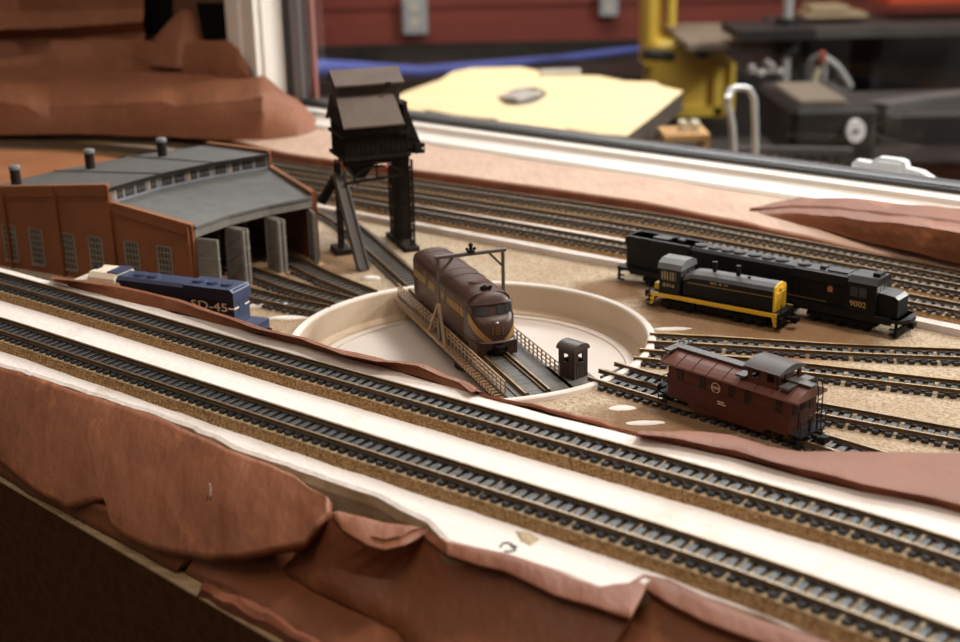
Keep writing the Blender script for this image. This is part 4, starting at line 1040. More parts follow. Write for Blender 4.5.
# near side of this model (towards the camera) is its +y side
tx = text('lettering', 'SD-45', 5.2, m_letter, hb, (-30, 5.86, 14.0), rot=(math.radians(90), 0, math.radians(180)), depth=.06, xs=1.4)
for q in ((-41.8, -39.4, 5.75, 5.85, 13.6, 14.3), (-19.5, -11, 5.75, 5.85, 13.6, 14.3), (-42.15, -42.0, -5.6, 5.6, 13.6, 14.3)): MB().box(*q).build('side_stripe', m_cream, hb, label='cream line')
b = MB(); b.box(-42.2, -42.0, -2.2, 2.2, 11.6, 18); b.build('end_door', m_blue, hb)
for s in (-1, 1):
    b = MB(); b.box(s*(H-.8), s*H, -7.4, 7.4, 2, 5.8)
    for y in (-6.8, 6.8): b.box(s*(H-2.6), s*(H+.2), y-.8, y+.8, 1.4, 2.0)
    b.build('pilot', m_blue, bl); coupler(s*(H-1), s, 3.6).build('coupler', m_under, bl)
for xc in (-28, 28): wheels(xc, 3, 9, z=2.6, r=2.4, w=6.8).build('truck', m_under, bl)
MB().box(-10, 10, -6, 6, 1.6, 5.6).build('fuel_tank', m_under, bl)
# ---------------------------------------------------------------- roundhouse
RA = [152, 142.3, 132.6, 122.9]; RR = [142.8, 144.6, 145.2, 145.5]
def rp(k, s, z):
    """point of the roundhouse on stall line k (0 left wall, 3 right wall), s behind the front, z up"""
    i = min(2, int(k)); f = k-i; a = math.radians(RA[i]+(RA[i+1]-RA[i])*f); r = RR[i]+(RR[i+1]-RR[i])*f
    return Vector((TC.x+(r+s)*math.cos(a), TC.y+(r+s)*math.sin(a), z))
def lk(k, a, b): return a+(b-a)*k/3
zE = lambda k: 33.0
zb_ = lambda k: 39.2
zt_ = lambda k: 46.9
zr_ = lambda k: 38.4
SB, DP = 47, 132
rh = thing('roundhouse', 'three stall brick roundhouse with grey roof and open grey doors', 'roundhouse', TC)
def RB(b, name, mats, parent=rh, label=None): b.v = [p-TC for p in b.v]; return b.build(name, mats, parent, label=label)
def slab(b, pts, thick, mi=0):
    """polygon of points thickened downwards"""
    n = len(pts); b.add(list(pts)+[p-Vector((0, 0, thick)) for p in pts], [list(range(n)), list(range(2*n-1, n-1, -1))]+[[i, i+n, (i+1) % n+n, (i+1) % n] for i in range(n)], mi)
b = MB()
for k in range(3): slab(b, [rp(k, -2.2, zE(k)), rp(k+1, -2.2, zE(k+1)), rp(k+1, SB+.5, zb_(k+1)), rp(k, SB+.5, zb_(k))], 1.2)
RB(b, 'front_roof', m_roof)
b = MB()
for k in range(3): slab(b, [rp(k, SB-1.6, zt_(k)), rp(k+1, SB-1.6, zt_(k+1)), rp(k+1, DP, zr_(k+1)), rp(k, DP, zr_(k))], 1.2)
for k in (1, 2): b.bar(rp(k, SB-1.5, zt_(k)+.1), rp(k, DP, zr_(k)+.1), .8, .5, 1)
for k in range(3): b.bar(rp(k, SB-1.8, zt_(k)-.5), rp(k+1, SB-1.8, zt_(k+1)-.5), .9, 1.4, 1)
RB(b, 'high_roof', [m_roof, m_dark])
for k in range(3):
    b = MB(); A0, A1 = rp(k, SB, 0), rp(k+1, SB, 0); nrm = (rp(k+.5, 0, 0)-rp(k+.5, SB, 0)).normalized()
    def cp(f, g, o=0):
        kk = k+f; z = zb_(kk)+(zt_(kk)-1.4-zb_(kk))*g; return A0.lerp(A1, f)+Vector((0, 0, z))+nrm*o
    def quadbox(f0, f1, g0, g1, o0, o1, mi=0):
        vs = [cp(f0, g0, o0), cp(f1, g0, o0), cp(f1, g1, o0), cp(f0, g1, o0), cp(f0, g0, o1), cp(f1, g0, o1), cp(f1, g1, o1), cp(f0, g1, o1)]
        b.add(vs, [[3, 2, 1, 0], [4, 5, 6, 7], [0, 1, 5, 4], [1, 2, 6, 5], [2, 3, 7, 6], [3, 0, 4, 7]], mi)
    quadbox(0, 1, 0, 1, -.8, 0); quadbox(0, 1, 0, .14, 0, .9, 2); quadbox(0, 1, .9, 1, 0, .5)
    for i in range(4):
        f0 = .06+i*.235
        for j in range(3):
            for m_ in range(2): quadbox(f0+j*.062, f0+j*.062+.05, .17+m_*.36, .49+m_*.36, 0, .12, 1 if (i+k) % 3 or j else 3)
    RB(b, 'clerestory', [mat('clerestory_grey', (.2, .195, .2), .6), mat('brown_clerestory_glass', (.04, .028, .022), .4), mat('pale_blue_flashing', (.26, .28, .34), .45), mat('tan_clerestory_glass', (.4, .3, .2), .4)])
# side walls
def sidewall(k, sgn, name):
    b = MB(); a = rp(k, 1, 0)-rp(k, 0, 0); nr = Vector((-a.y, a.x, 0)).normalized()*sgn
    z0 = zE(k)+(2 if k else .6)
    poly = [(-1.2, 0), (-1.2, z0), (SB+.4, zb_(k)+.6), (SB+.4, zt_(k)+1), (DP+1, zr_(k)+1), (DP+1, 0)]
    n = len(poly)
    vs = [rp(k, s, z) for s, z in poly]+[rp(k, s, z)+nr*1.8 for s, z in poly]
    b.add(vs, [list(range(n)), list(range(2*n-1, n-1, -1))]+[[i, i+n, (i+1) % n+n, (i+1) % n] for i in range(n)])
    w = RB(b, 'wall', m_brick, label='brown red brick side wall')
    # parapet cap, pilasters and string courses
    c = MB()
    for (s0, q0), (s1, q1) in ((poly[1], poly[2]), (poly[2], poly[3]), (poly[3], poly[4])):
        c.bar(rp(k, s0, q0+.2)+nr*.9, rp(k, s1, q1+.2)+nr*.9, 2.6, .9)
    RB(c, 'parapet_cap', m_brickcap)
    c = MB()
    for s in (.4, SB-1, SB+33, SB+68):
        zz = z0 if s < 1 else (zb_(k) if s < SB else zt_(k)+(zr_(k)-zt_(k))*(s-SB)/(DP-SB))-2
        c.bar(rp(k, s, 0)+nr*1.9, rp(k, s, zz-.3)+nr*1.9, 3.2, .9, 0, (a.x, a.y, 0))
    for s0, s1 in ((2, SB-2), (SB+1, SB+32), (SB+35, SB+67)):
        f = lambda s: (z0+(zb_(k)+1.3-z0)*s/SB if s < SB else zt_(k)+1.2+(zr_(k)-zt_(k))*(s-SB)/(DP-SB))
        c.bar(rp(k, s0, f(s0)-6.2)+nr*1.9, rp(k, s1, f(s1)-6.2)+nr*1.9, .9, .7)
        c.bar(rp(k, s0, f(s0)-2.6)+nr*1.9, rp(k, s1, f(s1)-2.6)+nr*1.9, .6, 5)
    RB(c, 'brick_relief', m_brick)
    return nr, a.normalized()
nr0, ad = sidewall(0, 1, 'w'); sidewall(3, -1, 'w')
for s in (16.3, 36, 58.5, 76, 97, 115):
    f = MB(); p = rp(0, s, 4.2)+nr0*1.8; w, h = 8, 17.8
    f.bar(p-ad*w/2+nr0*.1, p-ad*w/2+Vector((0, 0, h))+nr0*.1, .8, .8); f.bar(p+ad*w/2+nr0*.1, p+ad*w/2+Vector((0, 0, h))+nr0*.1, .8, .8)
    for i in range(7): z = Vector((0, 0, h*i/6)); f.bar(p-ad*w/2+z+nr0*.1, p+ad*w/2+z+nr0*.1, .5, .5)
    for i in range(1, 4): q = ad*(-w/2+w*i/4); f.bar(p+q+nr0*.1, p+q+Vector((0, 0, h))+nr0*.1, .42, .42)
    f.bar(p-ad*(w/2+.6)-Vector((0, 0, .4))+nr0*.4, p+ad*(w/2+.6)-Vector((0, 0, .4))+nr0*.4, 1.2, .8)
    wo = RB(f, 'window', m_pane)
    g = MB(); g.add([p-ad*w/2+nr0*.03, p+ad*w/2+nr0*.03, p+ad*w/2+nr0*.03+Vector((0, 0, h)), p-ad*w/2+nr0*.03+Vector((0, 0, h))], [[0, 1, 2, 3]])
    g.v = [q-TC for q in g.v]; g.build('pane', mat('dusty_brown_glass', (.05, .034, .022), .5, spec=.2), wo)
# front: lintel band, posts, doors
b = MB()
for k in range(3):
    A0, A1 = rp(k, 0, 0), rp(k+1, 0, 0)
    for (z0, z1, o) in ((27.6, 31.9, 0), (31.0, 32.0, -1.2)):
        d = (A1-A0).normalized(); n_ = Vector((d.y, -d.x, 0))
        b.add([A0+n_*(o)+Vector((0, 0, z0)), A1+n_*(o)+Vector((0, 0, z0)), A1+n_*(o+1.4)+Vector((0, 0, z0)), A0+n_*(o+1.4)+Vector((0, 0, z0)), A0+n_*o+Vector((0, 0, z1)), A1+n_*o+Vector((0, 0, z1)), A1+n_*(o+1.4)+Vector((0, 0, z1)), A0+n_*(o+1.4)+Vector((0, 0, z1))],
              [[3, 2, 1, 0], [4, 5, 6, 7], [0, 1, 5, 4], [1, 2, 6, 5], [2, 3, 7, 6], [3, 0, 4, 7]])
RB(b, 'lintel', m_grey)
for k in (1, 2):
    b = MB(); p = rp(k, .6, 0); b.bar(p, p+Vector((0, 0, 28)), 2.2, 2.2); RB(b, 'door_post', m_grey)
for k in (.5, 1.5, 2.5, 1, 2):
    for s in (46, 88):
        b = MB(); p = rp(k, s, 0); b.bar(p, p+Vector((0, 0, 32 if s > 50 else 36)), 2.2, 2.2); RB(b, 'column', m_grey)
def leaf(k, side, swing, w=11.5, h=26.6):
    p = rp(k, -.6, .6); a = math.radians(RA[k]+180+swing); d = Vector((math.cos(a), math.sin(a), 0)); n_ = Vector((-d.y, d.x, 0))
    p = p+n_*side; b = MB(); b.bar(p+Vector((0, 0, h/2)), p+d*w+Vector((0, 0, h/2)), 1.0, h)
    dr = RB(b, 'door', m_grey)
    c = MB()
    for s in (-1, 1):
        o = n_*s*.65
        for z in (1.2, h*.36, h*.66, h-1.2): c.bar(p+o+Vector((0, 0, z)), p+d*w+o+Vector((0, 0, z)), .4, 1.2)
        for q in (.6, w-.6): c.bar(p+d*q+o+Vector((0, 0, .5)), p+d*q+o+Vector((0, 0, h-.5)), .4, 1.2)
        for z0, z1 in ((1.2, h*.36), (h*.36, h*.66), (h*.66, h-1.2)): c.bar(p+o+Vector((0, 0, z0)), p+d*w+o+Vector((0, 0, z1)), .4, .9)
    c.v = [q-TC for q in c.v]; c.build('door_bracing', m_grey, dr)
leaf(0, 1.2, 6); leaf(1, -1.0, 0); leaf(1, 1.0, 2); leaf(2, -1.0, -3); leaf(2, 1.0, 0); leaf(3, -1.2, -14)
b = MB()
A = [rp(k, DP, 0) for k in range(4)]
for k in range(3): slab(b, [A[k]+Vector((0, 0, zr_(k)-1)), A[k+1]+Vector((0, 0, zr_(k+1)-1)), rp(k+1, DP+1.8, zr_(k+1)-1), rp(k, DP+1.8, zr_(k)-1)], 24)
RB(b, 'wall', m_brick)
b = MB()
for k in range(3): slab(b, [rp(k, 1, .2), rp(k+1, 1, .2), rp(k+1, DP, .2), rp(k, DP, .2)], .3)
RB(b, 'stall_floor', mat('stall_floor_brown', (.24, .14, .075), .8, (.3, .18, .1), 60))
b = MB()
for k in (1, 2):
    for s_, e_ in ((.12, .4), (.6, .88)):
        pass
for k, f0, f1 in ((0, .68, .98), (1, .02, .3), (1, .68, .98), (2, .02, .3), (2, .66, .97)):
    slab(b, [rp(k+f0, -13, 1.0), rp(k+f1, -13, 1.0), rp(k+f1, 3, 1.0), rp(k+f0, 3, 1.0)], .8)
RB(b, 'threshold_boards', mat('tan_boards', (.42, .25, .13), .7, (.48, .3, .17), 80))
for px, py, z in ((16.5, 184, 41.2), (90.5, 167, 41.2), (162.5, 155.3, 41.2)):
    p = at(px, py, z); b = MB(); b.cyl((p.x, p.y, z-2.5), 2.5, 10, 16); b.cyl((p.x, p.y, z+7.5), 2.9, 1.5, 16, 1); b.cyl((p.x, p.y, z+9), 2.9, .6, 16, 1, 2.0)
    RB(b, 'chimney', [m_dark, mat('grey_chimney_cap', (.2, .2, .21), .5)])

# ---------------------------------------------------------------- coal tower over the lead track
TO = TC+Vector((-.342*153+.94*1, .94*153+.342*1, 0))
ct = thing('coal_tower', 'tall dark timber coaling tower straddling the lead track', 'coal tower', TO, 20)
MB().box(-21, -13, -9, 5.5, -.2, 3, bev=.4).box(12.5, 20.5, -17, 18, -.2, 2.6, bev=.4).build('footing', m_dark, ct)
def post(x, y, z1=47):
    b = MB()
    for dx, dy in ((-.9, -.9), (.9, -.9), (.9, .9), (-.9, .9)): b.bar((x+dx, y+dy, 2.4), (x+dx, y+dy, z1), .6, .6)
    n = 8
    for i in range(n):
        z0, z2 = 2.6+i*(z1-3)/n, 2.6+(i+1)*(z1-3)/n
        b.bar((x-.9, y-.9, z0), (x+.9, y-.9, z2), .35, .35); b.bar((x+.9, y-.9, z0), (x+.9, y+.9, z2), .35, .35); b.bar((x-.9, y+.9, z0), (x-.9, y-.9, z2), .35, .35); b.bar((x-1.1, y-.9, z2), (x+1.1, y-.9, z2), .5, .5)
    return b.build('leg', m_tower, ct)
for x, y in ((-18, -6), (-15, 4), (15.5, 14), (18, -13), (13, -6)): post(x, y)
b = MB(); b.box(14, 21.5, -1, 9, 0, 74); 
for i in range(9): b.box(13.8, 21.7, -1.2, 9.2, 6+i*8, 6.7+i*8)
b.build('hoist_shaft', m_tower, ct)
b = MB(); b.bar((-15.5, -39, -.5), (-17, -6, 40), 5.2, 3.4); b.bar((-15.5-2.4, -39, .4), (-17-2.4, -6, 41.2), .8, 4.6); b.bar((-15.5+2.4, -39, .4), (-17+2.4, -6, 41.2), .8, 4.6)
b.build('chute', mat('chute_brown', (.05, .04, .034), .6, (.065, .052, .043), 80), ct, label='sloping conveyor chute')
b = MB(); b.bar((-17, 1, 38), (-25.5, 1, 26), 4.6, 3.6); b.build('spout', m_tower, ct)
b = MB(); b.box(-15, 17, -13, 13, 48, 65)
for i in range(13): x = -14.6+i*2.6; b.box(x, x+.5, -13.4, -13, 48, 64.5)
for i in range(10): y = -12.6+i*2.7; b.box(-15.4, -15, y, y+.5, 48, 64.5); b.box(17, 17.4, y, y+.5, 48, 64.5)
for z in (49, 60): b.box(-16.4, 18.4, -14.4, 14.4, z, z+1.6)
b.build('coal_bin', m_tower, ct)
b = MB(); 
b.loft([[(-14, -12, 48), (2, -12, 48), (2, 12, 48), (-14, 12, 48)], [(-8, -4, 38), (-3, -4, 38), (-3, 4, 38), (-8, 4, 38)]], 0, False)
for i in range(10):
    a0, a1 = math.pi*i/10, math.pi*(i+1)/10
    b.bar((2-13*math.cos(a0), -12, 38+7*math.sin(a0)), (2-13*math.cos(a1), -12, 38+7*math.sin(a1)), 1, 1)
b.bar((-16, -12, 37.6), (17, -12, 39.5), 1, 1.2); b.bar((-16, -12, 47), (17, -12, 47), 1.4, 1.6); b.bar((1, -12, 38), (1, -12, 46), .7, .7)
b.build('hopper', m_tower, ct)
MB().cyl((5.5, -13.2, 43.6), .9, 1.6, 10).build('lantern', mat('red_lantern', (.4, .06, .03), .4), ct, label='tiny red lamp')
b = MB(); b.prism([(-16, 62), (-16, 66.6), (-6.5, 79), (6.5, 79), (16, 66.6), (16, 62)], -14.6, 14, 0, 'x'); b.build('loft_gable', m_tower, ct)
def roofplate(y0, z0, y1, z1, x0, x1, x0b, x1b, name, m=m_tower_roof, th=.9):
    b = MB(); vs = [(x0, y0, z0), (x1, y0, z0), (x1b, y1, z1), (x0b, y1, z1)]
    b.add([Vector(v) for v in vs]+[Vector(v)-Vector((0, 0, th)) for v in vs], [[0, 1, 2, 3], [7, 6, 5, 4], [0, 4, 5, 1], [1, 5, 6, 2], [2, 6, 7, 3], [3, 7, 4, 0]]); return b.build(name, m, ct)
roofplate(-18, 66.4, -6.2, 80, -16.4, 14.6, -16.4, 12.6, 'lower_roof'); roofplate(18, 66.4, 6.2, 80, -16.4, 14.6, -16.4, 12.6, 'lower_roof')
MB().box(-15, 16, -6.4, 6.4, 74, 87).build('headhouse', mat('headhouse_brown', (.035, .022, .016), .65, (.05, .032, .022), 150), ct)
roofplate(-10, 85.6, 0, 92, -17.6, 17.6, -17.6, 17.6, 'upper_roof'); roofplate(10, 85.6, 0, 92, -17.6, 17.6, -17.6, 17.6, 'upper_roof')
b = MB(); b.prism([(-6.2, 86), (0, 91), (6.2, 86)], -16, 16.6, 0, 'x'); b.box(8, 10.5, -10.6, -9.4, 83, 85.8); b.build('gable_end', m_tower, ct)
b = MB(); b.prism([(17, 49), (17, 74), (18, 74), (25.5, 54), (25.5, 49)], -9, 6, 0, 'y'); b.box(22, 27, -10.5, -8, 49, 54)
for i in range(4): b.bar((17.4, -9.3, 52+i*5), (25-i*1.9, -9.3, 52+i*5), .6, .6)
b.build('side_shed', m_tower, ct); 
MB().cyl((25.8, -10.9, 51), .7, .9, 10).build('side_lamp', mat('pale_lamp', (.5, .46, .36), .4), ct)

# ---------------------------------------------------------------- window
def strip(prof, t0, t1, name, m, parent=None, mi_of=None):
    """profile of (n, z) drawn along the wall"""
    b = MB(); n = len(prof); vs = [nt(u, t0, z) for u, z in prof]+[nt(u, t1, z) for u, z in prof]
    b.add(vs, [list(range(n)), list(range(2*n-1, n-1, -1))]+[[i, i+n, (i+1) % n+n, (i+1) % n] for i in range(n)])
    if parent is not None: b.v = [p-parent['o'] if False else p-WO for p in b.v]; return b.build(name, m, parent)
    return b.build(name, m, None, nt(640, t0, 0))
ZT = 1150; T0, T1 = -754, 250
WO = nt(650, -250, 20)
win = bpy.data.objects.new('window_1', None); COL.objects.link(win); win.location = WO*S; structure(win)
def upright(prof, z0, z1, name, m):
    b = MB(); n = len(prof); vs = [nt(u, t, z0)-WO for u, t in prof]+[nt(u, t, z1)-WO for u, t in prof]
    b.add(vs, [list(range(n)), list(range(2*n-1, n-1, -1))]+[[i, i+n, (i+1) % n+n, (i+1) % n] for i in range(n)]); return b.build(name, m, win)
strip([(627, 2), (627, 14), (629, 16), (640, 18.6), (642, 19), (642, 22), (643, 22.4), (652, 22.6), (668, 22.6), (668, 2)], T0-2, T1+40, 'window_sill', m_white, win)
strip([(651.5, 22.4), (651.5, 25.2), (653, 25.6), (653, 26.2), (656, 27), (664, 27), (664, 22.4)], T0+2, T1, 'sash', mat('dark_sash', (.028, .026, .026), .45), win)
upright([(651.5, T0-1), (651.5, T0+6), (653, T0+8), (664, T0+10), (664, T0-1)], 22, ZT, 'sash', MATS['dark_sash'])
upright([(653, T0+6), (653, T0+8.5), (657, T0+13.5), (664, T0+13.5), (664, T0+6)], 25, ZT, 'glazing_bead', mat('grey_bead', (.16, .15, .15), .5))
upright([(664.5, T0+8), (664.5, T0+19), (668, T0+19), (668, T0+8)], -200, ZT, 'outer_trim', mat('red_outer_trim', (.26, .09, .075), .6))
upright([(632, T0-1), (632, T0+2), (640, T0+2), (641, T0+1), (652, T0+1), (652, T0-4), (632, T0-4)], 2, ZT, 'jamb', m_white)
b = MB()
pr = [(634, T0), (626, T0), (626, T0-4), (628, T0-6), (628, T0-15), (626, T0-17), (626, T0-25), (629, T0-28), (629, T0-35), (631, T0-38), (634, T0-38)]
upright(pr, -20, ZT+40, 'casing', m_white)
strip([(626, ZT), (626, ZT+40), (640, ZT+40), (652, ZT+2), (664, ZT)], T0-40, T1+40, 'window_head', m_white, win)
upright([(626, T1), (626, T1+40), (664, T1+40), (664, T1)], -20, ZT+40, 'casing', m_white)
gm = bpy.data.materials.new('window_glass'); gm.use_nodes = True; nt_ = gm.node_tree; nt_.nodes.clear()
o_ = nt_.nodes.new('ShaderNodeOutputMaterial'); mx = nt_.nodes.new('ShaderNodeMixShader'); tr = nt_.nodes.new('ShaderNodeBsdfTransparent'); gl = nt_.nodes.new('ShaderNodeBsdfGlossy'); fr_ = nt_.nodes.new('ShaderNodeFresnel')
tr.inputs['Color'].default_value = (.93, .94, .93, 1); gl.inputs['Roughness'].default_value = .02; fr_.inputs['IOR'].default_value = 1.45
nt_.links.new(fr_.outputs[0], mx.inputs[0]); nt_.links.new(tr.outputs[0], mx.inputs[1]); nt_.links.new(gl.outputs[0], mx.inputs[2]); nt_.links.new(mx.outputs[0], o_.inputs[0])
b = MB(); b.add([nt(660, T0, 24)-WO, nt(660, T1, 24)-WO, nt(660, T1, ZT)-WO, nt(660, T0, ZT)-WO], [[0, 1, 2, 3]]); b.build('glass', gm, win)
# wall round the window
m_wall = mat('dark_brown_wall', (.1, .045, .022), .8, (.13, .06, .03), 4)
b = MB()
for t0, t1, z0, z1 in ((T0-1500, T0-2, -1000, 1600), (T0-2, T1+2, -1000, 3), (T0-2, T1+2, ZT+2, 1600), (T1+2, T1+700, -1000, 1600)):
    vs = [nt(n, t, z) for z in (z0, z1) for n, t in ((632, t0), (632, t1), (668, t1), (668, t0))]
    b.add(vs, [[3, 2, 1, 0], [4, 5, 6, 7], [0, 1, 5, 4], [1, 2, 6, 5], [2, 3, 7, 6], [3, 0, 4, 7]])
structure(b.build('wall_window', m_wall, None, nt(640, 0, 0)))

# dark openings beside the window: deep shade painted as thin black wall panels
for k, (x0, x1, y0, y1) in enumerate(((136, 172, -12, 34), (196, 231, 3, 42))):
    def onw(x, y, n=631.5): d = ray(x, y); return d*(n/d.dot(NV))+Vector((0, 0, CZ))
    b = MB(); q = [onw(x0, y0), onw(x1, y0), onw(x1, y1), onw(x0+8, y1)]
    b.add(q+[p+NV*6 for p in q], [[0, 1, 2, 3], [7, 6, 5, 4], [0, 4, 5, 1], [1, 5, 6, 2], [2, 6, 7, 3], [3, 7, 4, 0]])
    structure(b.build('dark_slab_%d' % (k+2), mat('black_gap_shade', (.004, .003, .003), .9, spec=.1), None, q[0]))

# ---------------------------------------------------------------- workshop behind the glass
FZ = -1000
structure(MB().box(-3200, 3600, -900, 5200, FZ-20, FZ).build('floor', m_shopfloor, None, (0, 2000, FZ)))
WY = 3300
wz = atY(430, 43, WY).z
b = MB(); b.box(-2600, 3400, WY, WY+60, wz, 1600)
for i in range(6):
    z = wz+62+i*95; b.box(-2600, 3400, WY-6, WY, z-70, z-8)
structure(b.build('wall_back', m_redpaint, None, (0, WY, 0)))
structure(MB().box(-2600, 3400, WY-30, WY+60, FZ, wz).build('wainscot_back', m_shopdark, None, (0, WY, FZ)))
def outlet(px, py, w, h, label):
    p = atY(px, py, WY-8); t = thing('outlet_box', label, 'electrical outlet', p, 0, 'grey outlet boxes on the red wall')
    b = MB(); b.box(-w/2, w/2, -34, 2, -h/2, h/2, bev=6); b.build('box', mat('outlet_grey', (.36, .37, .38), .5), t)
    b = MB(); 
    for z in (-h*.2, h*.2): b.cyl((0, 0, 0), h*.13, 4, 16); 
    b.v = [Vector((p_.x, -36+p_.z, p_.y+(h*.2 if i >= 32 else -h*.2))) for i, p_ in enumerate(b.v)]
    b.build('receptacle', mat('receptacle_cream', (.55, .5, .42), .5), t)
outlet(415, 14, 62, 88, 'grey electrical outlet box on the red wall, above the pale board')
outlet(608, 2, 46, 60, 'smaller grey outlet box on the red wall, nearer the yellow bandsaw')
# long blue pipe
b = MB(); b.tube([atY(255, 68, 2300), atY(330, 68.5, 2400), atY(420, 71.5, 2560), atY(560, 59, 2800), atY(650, 48, 2950)], [17, 16, 11, 9, 8], 12)
tag(b.build('blue_pipe', m_bluepipe, None, atY(420, 70, 2560)), 'long blue pipe across the workshop behind the pale board', 'pipe')
# pale board on a dark bench
def legs_table(name, label, cat, x0, x1, y0, y1, z, m, th=40, leg=45):
    t = thing(name, label, cat, ((x0+x1)/2, (y0+y1)/2, FZ)); w, d, h = (x1-x0)/2, (y1-y0)/2, z-FZ
    MB().box(-w, w, -d, d, h-th, h).build('tabletop', m, t)
    for sx in (-1, 1):
        for sy in (-1, 1): MB().box(sx*(w-20), sx*(w-20-leg), sy*(d-20), sy*(d-20-leg), 0, h-th).build('leg', m_shopdark, t)
    MB().box(-w+30, w-30, -d+30, d-30, h*.3, h*.3+20).build('shelf', m_shopdark, t)
    return t
legs_table('workbench', 'dark low workbench right behind the window under the pale board', 'workbench', -330, 150, 1120, 1720, -86, m_shopdark)
bd = thing('wooden_board', 'pale wooden board with wavy edges and an oval hole, lying on the dark workbench', 'board', atY(530, 100, 1480)*1)
bo_ = at(530, 100, -60); bd.location = bo_*S
outl = [(372, 120), (392, 100), (405, 92), (425, 85), (440, 80), (452, 72), (470, 68), (520, 67), (536, 70), (545, 74), (600, 76), (625, 81), (655, 82), (662, 86), (683, 91), (657, 113), (627, 136), (600, 134), (567, 129), (556, 132), (535, 131), (515, 129), (503, 126), (496, 119), (480, 118), (455, 115), (428, 110), (410, 113), (400, 117)]
hole = [(523+23*math.cos(2*math.pi*i/24), 96.5-8.6*math.sin(2*math.pi*i/24)-3.0*math.cos(2*math.pi*i/24)) for i in range(24)]
pts = [at(x, y, -60)-bo_ for x, y in outl]; hp = [at(x, y, -60)-bo_ for x, y in hole]
bm = bmesh.new(); 
def loop(ps, z): return [bm.verts.new((p.x*S, p.y*S, (p.z+z)*S)) for p in ps]
top_o, top_h, bot_o, bot_h = loop(pts, 0), loop(hp, 0), loop(pts, -22), loop(hp, -22)
for vo, vh in ((top_o, top_h), (bot_o, bot_h)):
    es = [bm.edges.new((l[i], l[(i+1) % len(l)])) for l in (vo, vh) for i in range(len(l))]
    bmesh.ops.triangle_fill(bm, use_beauty=True, edges=es)
for a_, c2 in ((top_o, bot_o), (top_h, bot_h)):
    for i in range(len(a_)): j = (i+1) % len(a_); f = bm.faces.new((a_[i], a_[j], c2[j], c2[i])); f.material_index = 1
bmesh.ops.recalc_face_normals(bm, faces=bm.faces); me = bpy.data.meshes.new('board'); bm.to_mesh(me); bm.free()
me.materials.append(m_board); me.materials.append(mat('board_edge_dark', (.05, .038, .028), .7)); o = bpy.data.objects.new('panel', me); COL.objects.link(o); o.parent = bd
hc = sum(hp, Vector())/len(hp)
b = MB(); b.loft([[hc+(p-hc)*.97+Vector((0, 0, -3)) for p in hp], [hc+(p-hc)*.8+Vector((0, 0, -6)) for p in hp], [hc+(p-hc)*.78+Vector((0, 0, -12)) for p in hp]], 0, True)
b.v = [p for p in b.v]; ins = b.build('insert_plate', mat('dark_steel', (.2, .19, .19), .4, metal=.6), bd, label='dark oval metal insert')
b = MB(); a_, c2 = at(508, 101, -60)-bo_, at(533, 94, -60)-bo_; b.bar(a_+Vector((0, 0, 2)), c2+Vector((0, 0, 2)), 26, 6); b.build('clamp_bar', m_silver, ins)
tag(MB().box(-26, 26, -6, 6, 0, 8, bev=2).build('metal_bar', m_silver, None), 'small silver bar lying on the far edge of the pale board', 'bar').location = at(560, 75.5, -60)*S

# yellow bandsaw
BY = 2500
def P(px, py, y=BY): return atY(px, py, y)
bs = thing('bandsaw', 'yellow bandsaw with a tan table, standing behind the pale board', 'bandsaw', Vector((P(690, 100).x, BY, FZ)))
o = Vector((P(690, 100).x, BY, FZ))
def pb(b, x0, y0, x1, y1, d0, d1, bev=0):
    a_, c2 = P(x0, y1)-o, P(x1, y0)-o; b.box(a_.x, c2.x, d0, d1, a_.z, c2.z, bev=bev); return b
b = MB(); pb(b, 652, 40, 724, 114, 0, 150, 10); b.build('base_cabinet', m_machine_yellow, bs)
b = MB(); pb(b, 712, 44, 724, 116, -14, 0); pb(b, 660, 106, 724, 116, -14, 0); pb(b, 726, 62, 736, 112, -6, 120, 6); b.build('door_flange', mat('bright_yellow_edge', (.62, .44, .06), .45), bs)
b = MB(); pb(b, 648, -60, 668, 70, 40, 150, 8); b.build('column', m_machine_yellow, bs)
b = MB(); pb(b, 670, -60, 680, 28, 20, 60, 4); b.build('blade_guard', mat('bright_yellow_edge', (.62, .44, .06), .45), bs)
b = MB(); c1, c2, c3, c4 = P(674, 33)-o, P(760, 38)-o, P(752, 29)-o, P(690, 25)-o
z = c1.z; b.box(c1.x, c2.x, -170, 160, z-12, z); b.build('table', m_wtop, bs)
b = MB(); pb(b, 690, 118, 705, 300, 20, 120); pb(b, 712, 118, 722, 300, 20, 120); a_ = P(655, 114)-o; b.box(a_.x, P(724, 114).x-o.x, 10, 140, 0, a_.z); b.build('stand', m_shopdark, bs)
b = MB(); b.cyl((0, 0, 0), 14, 8, 16); b.v = [Vector((p.x+P(702, 51).x-o.x, -p.z, p.y+P(702, 51).z-o.z)) for p in b.v]; b.build('knob', m_black, bs)
b = MB(); a_ = P(640, 52)-o; b.tube([(a_.x, -30, a_.z), (P(672, 56).x-o.x, -30, a_.z-6)], 10, 10); b.build('motor_shaft', m_shopdark, bs)
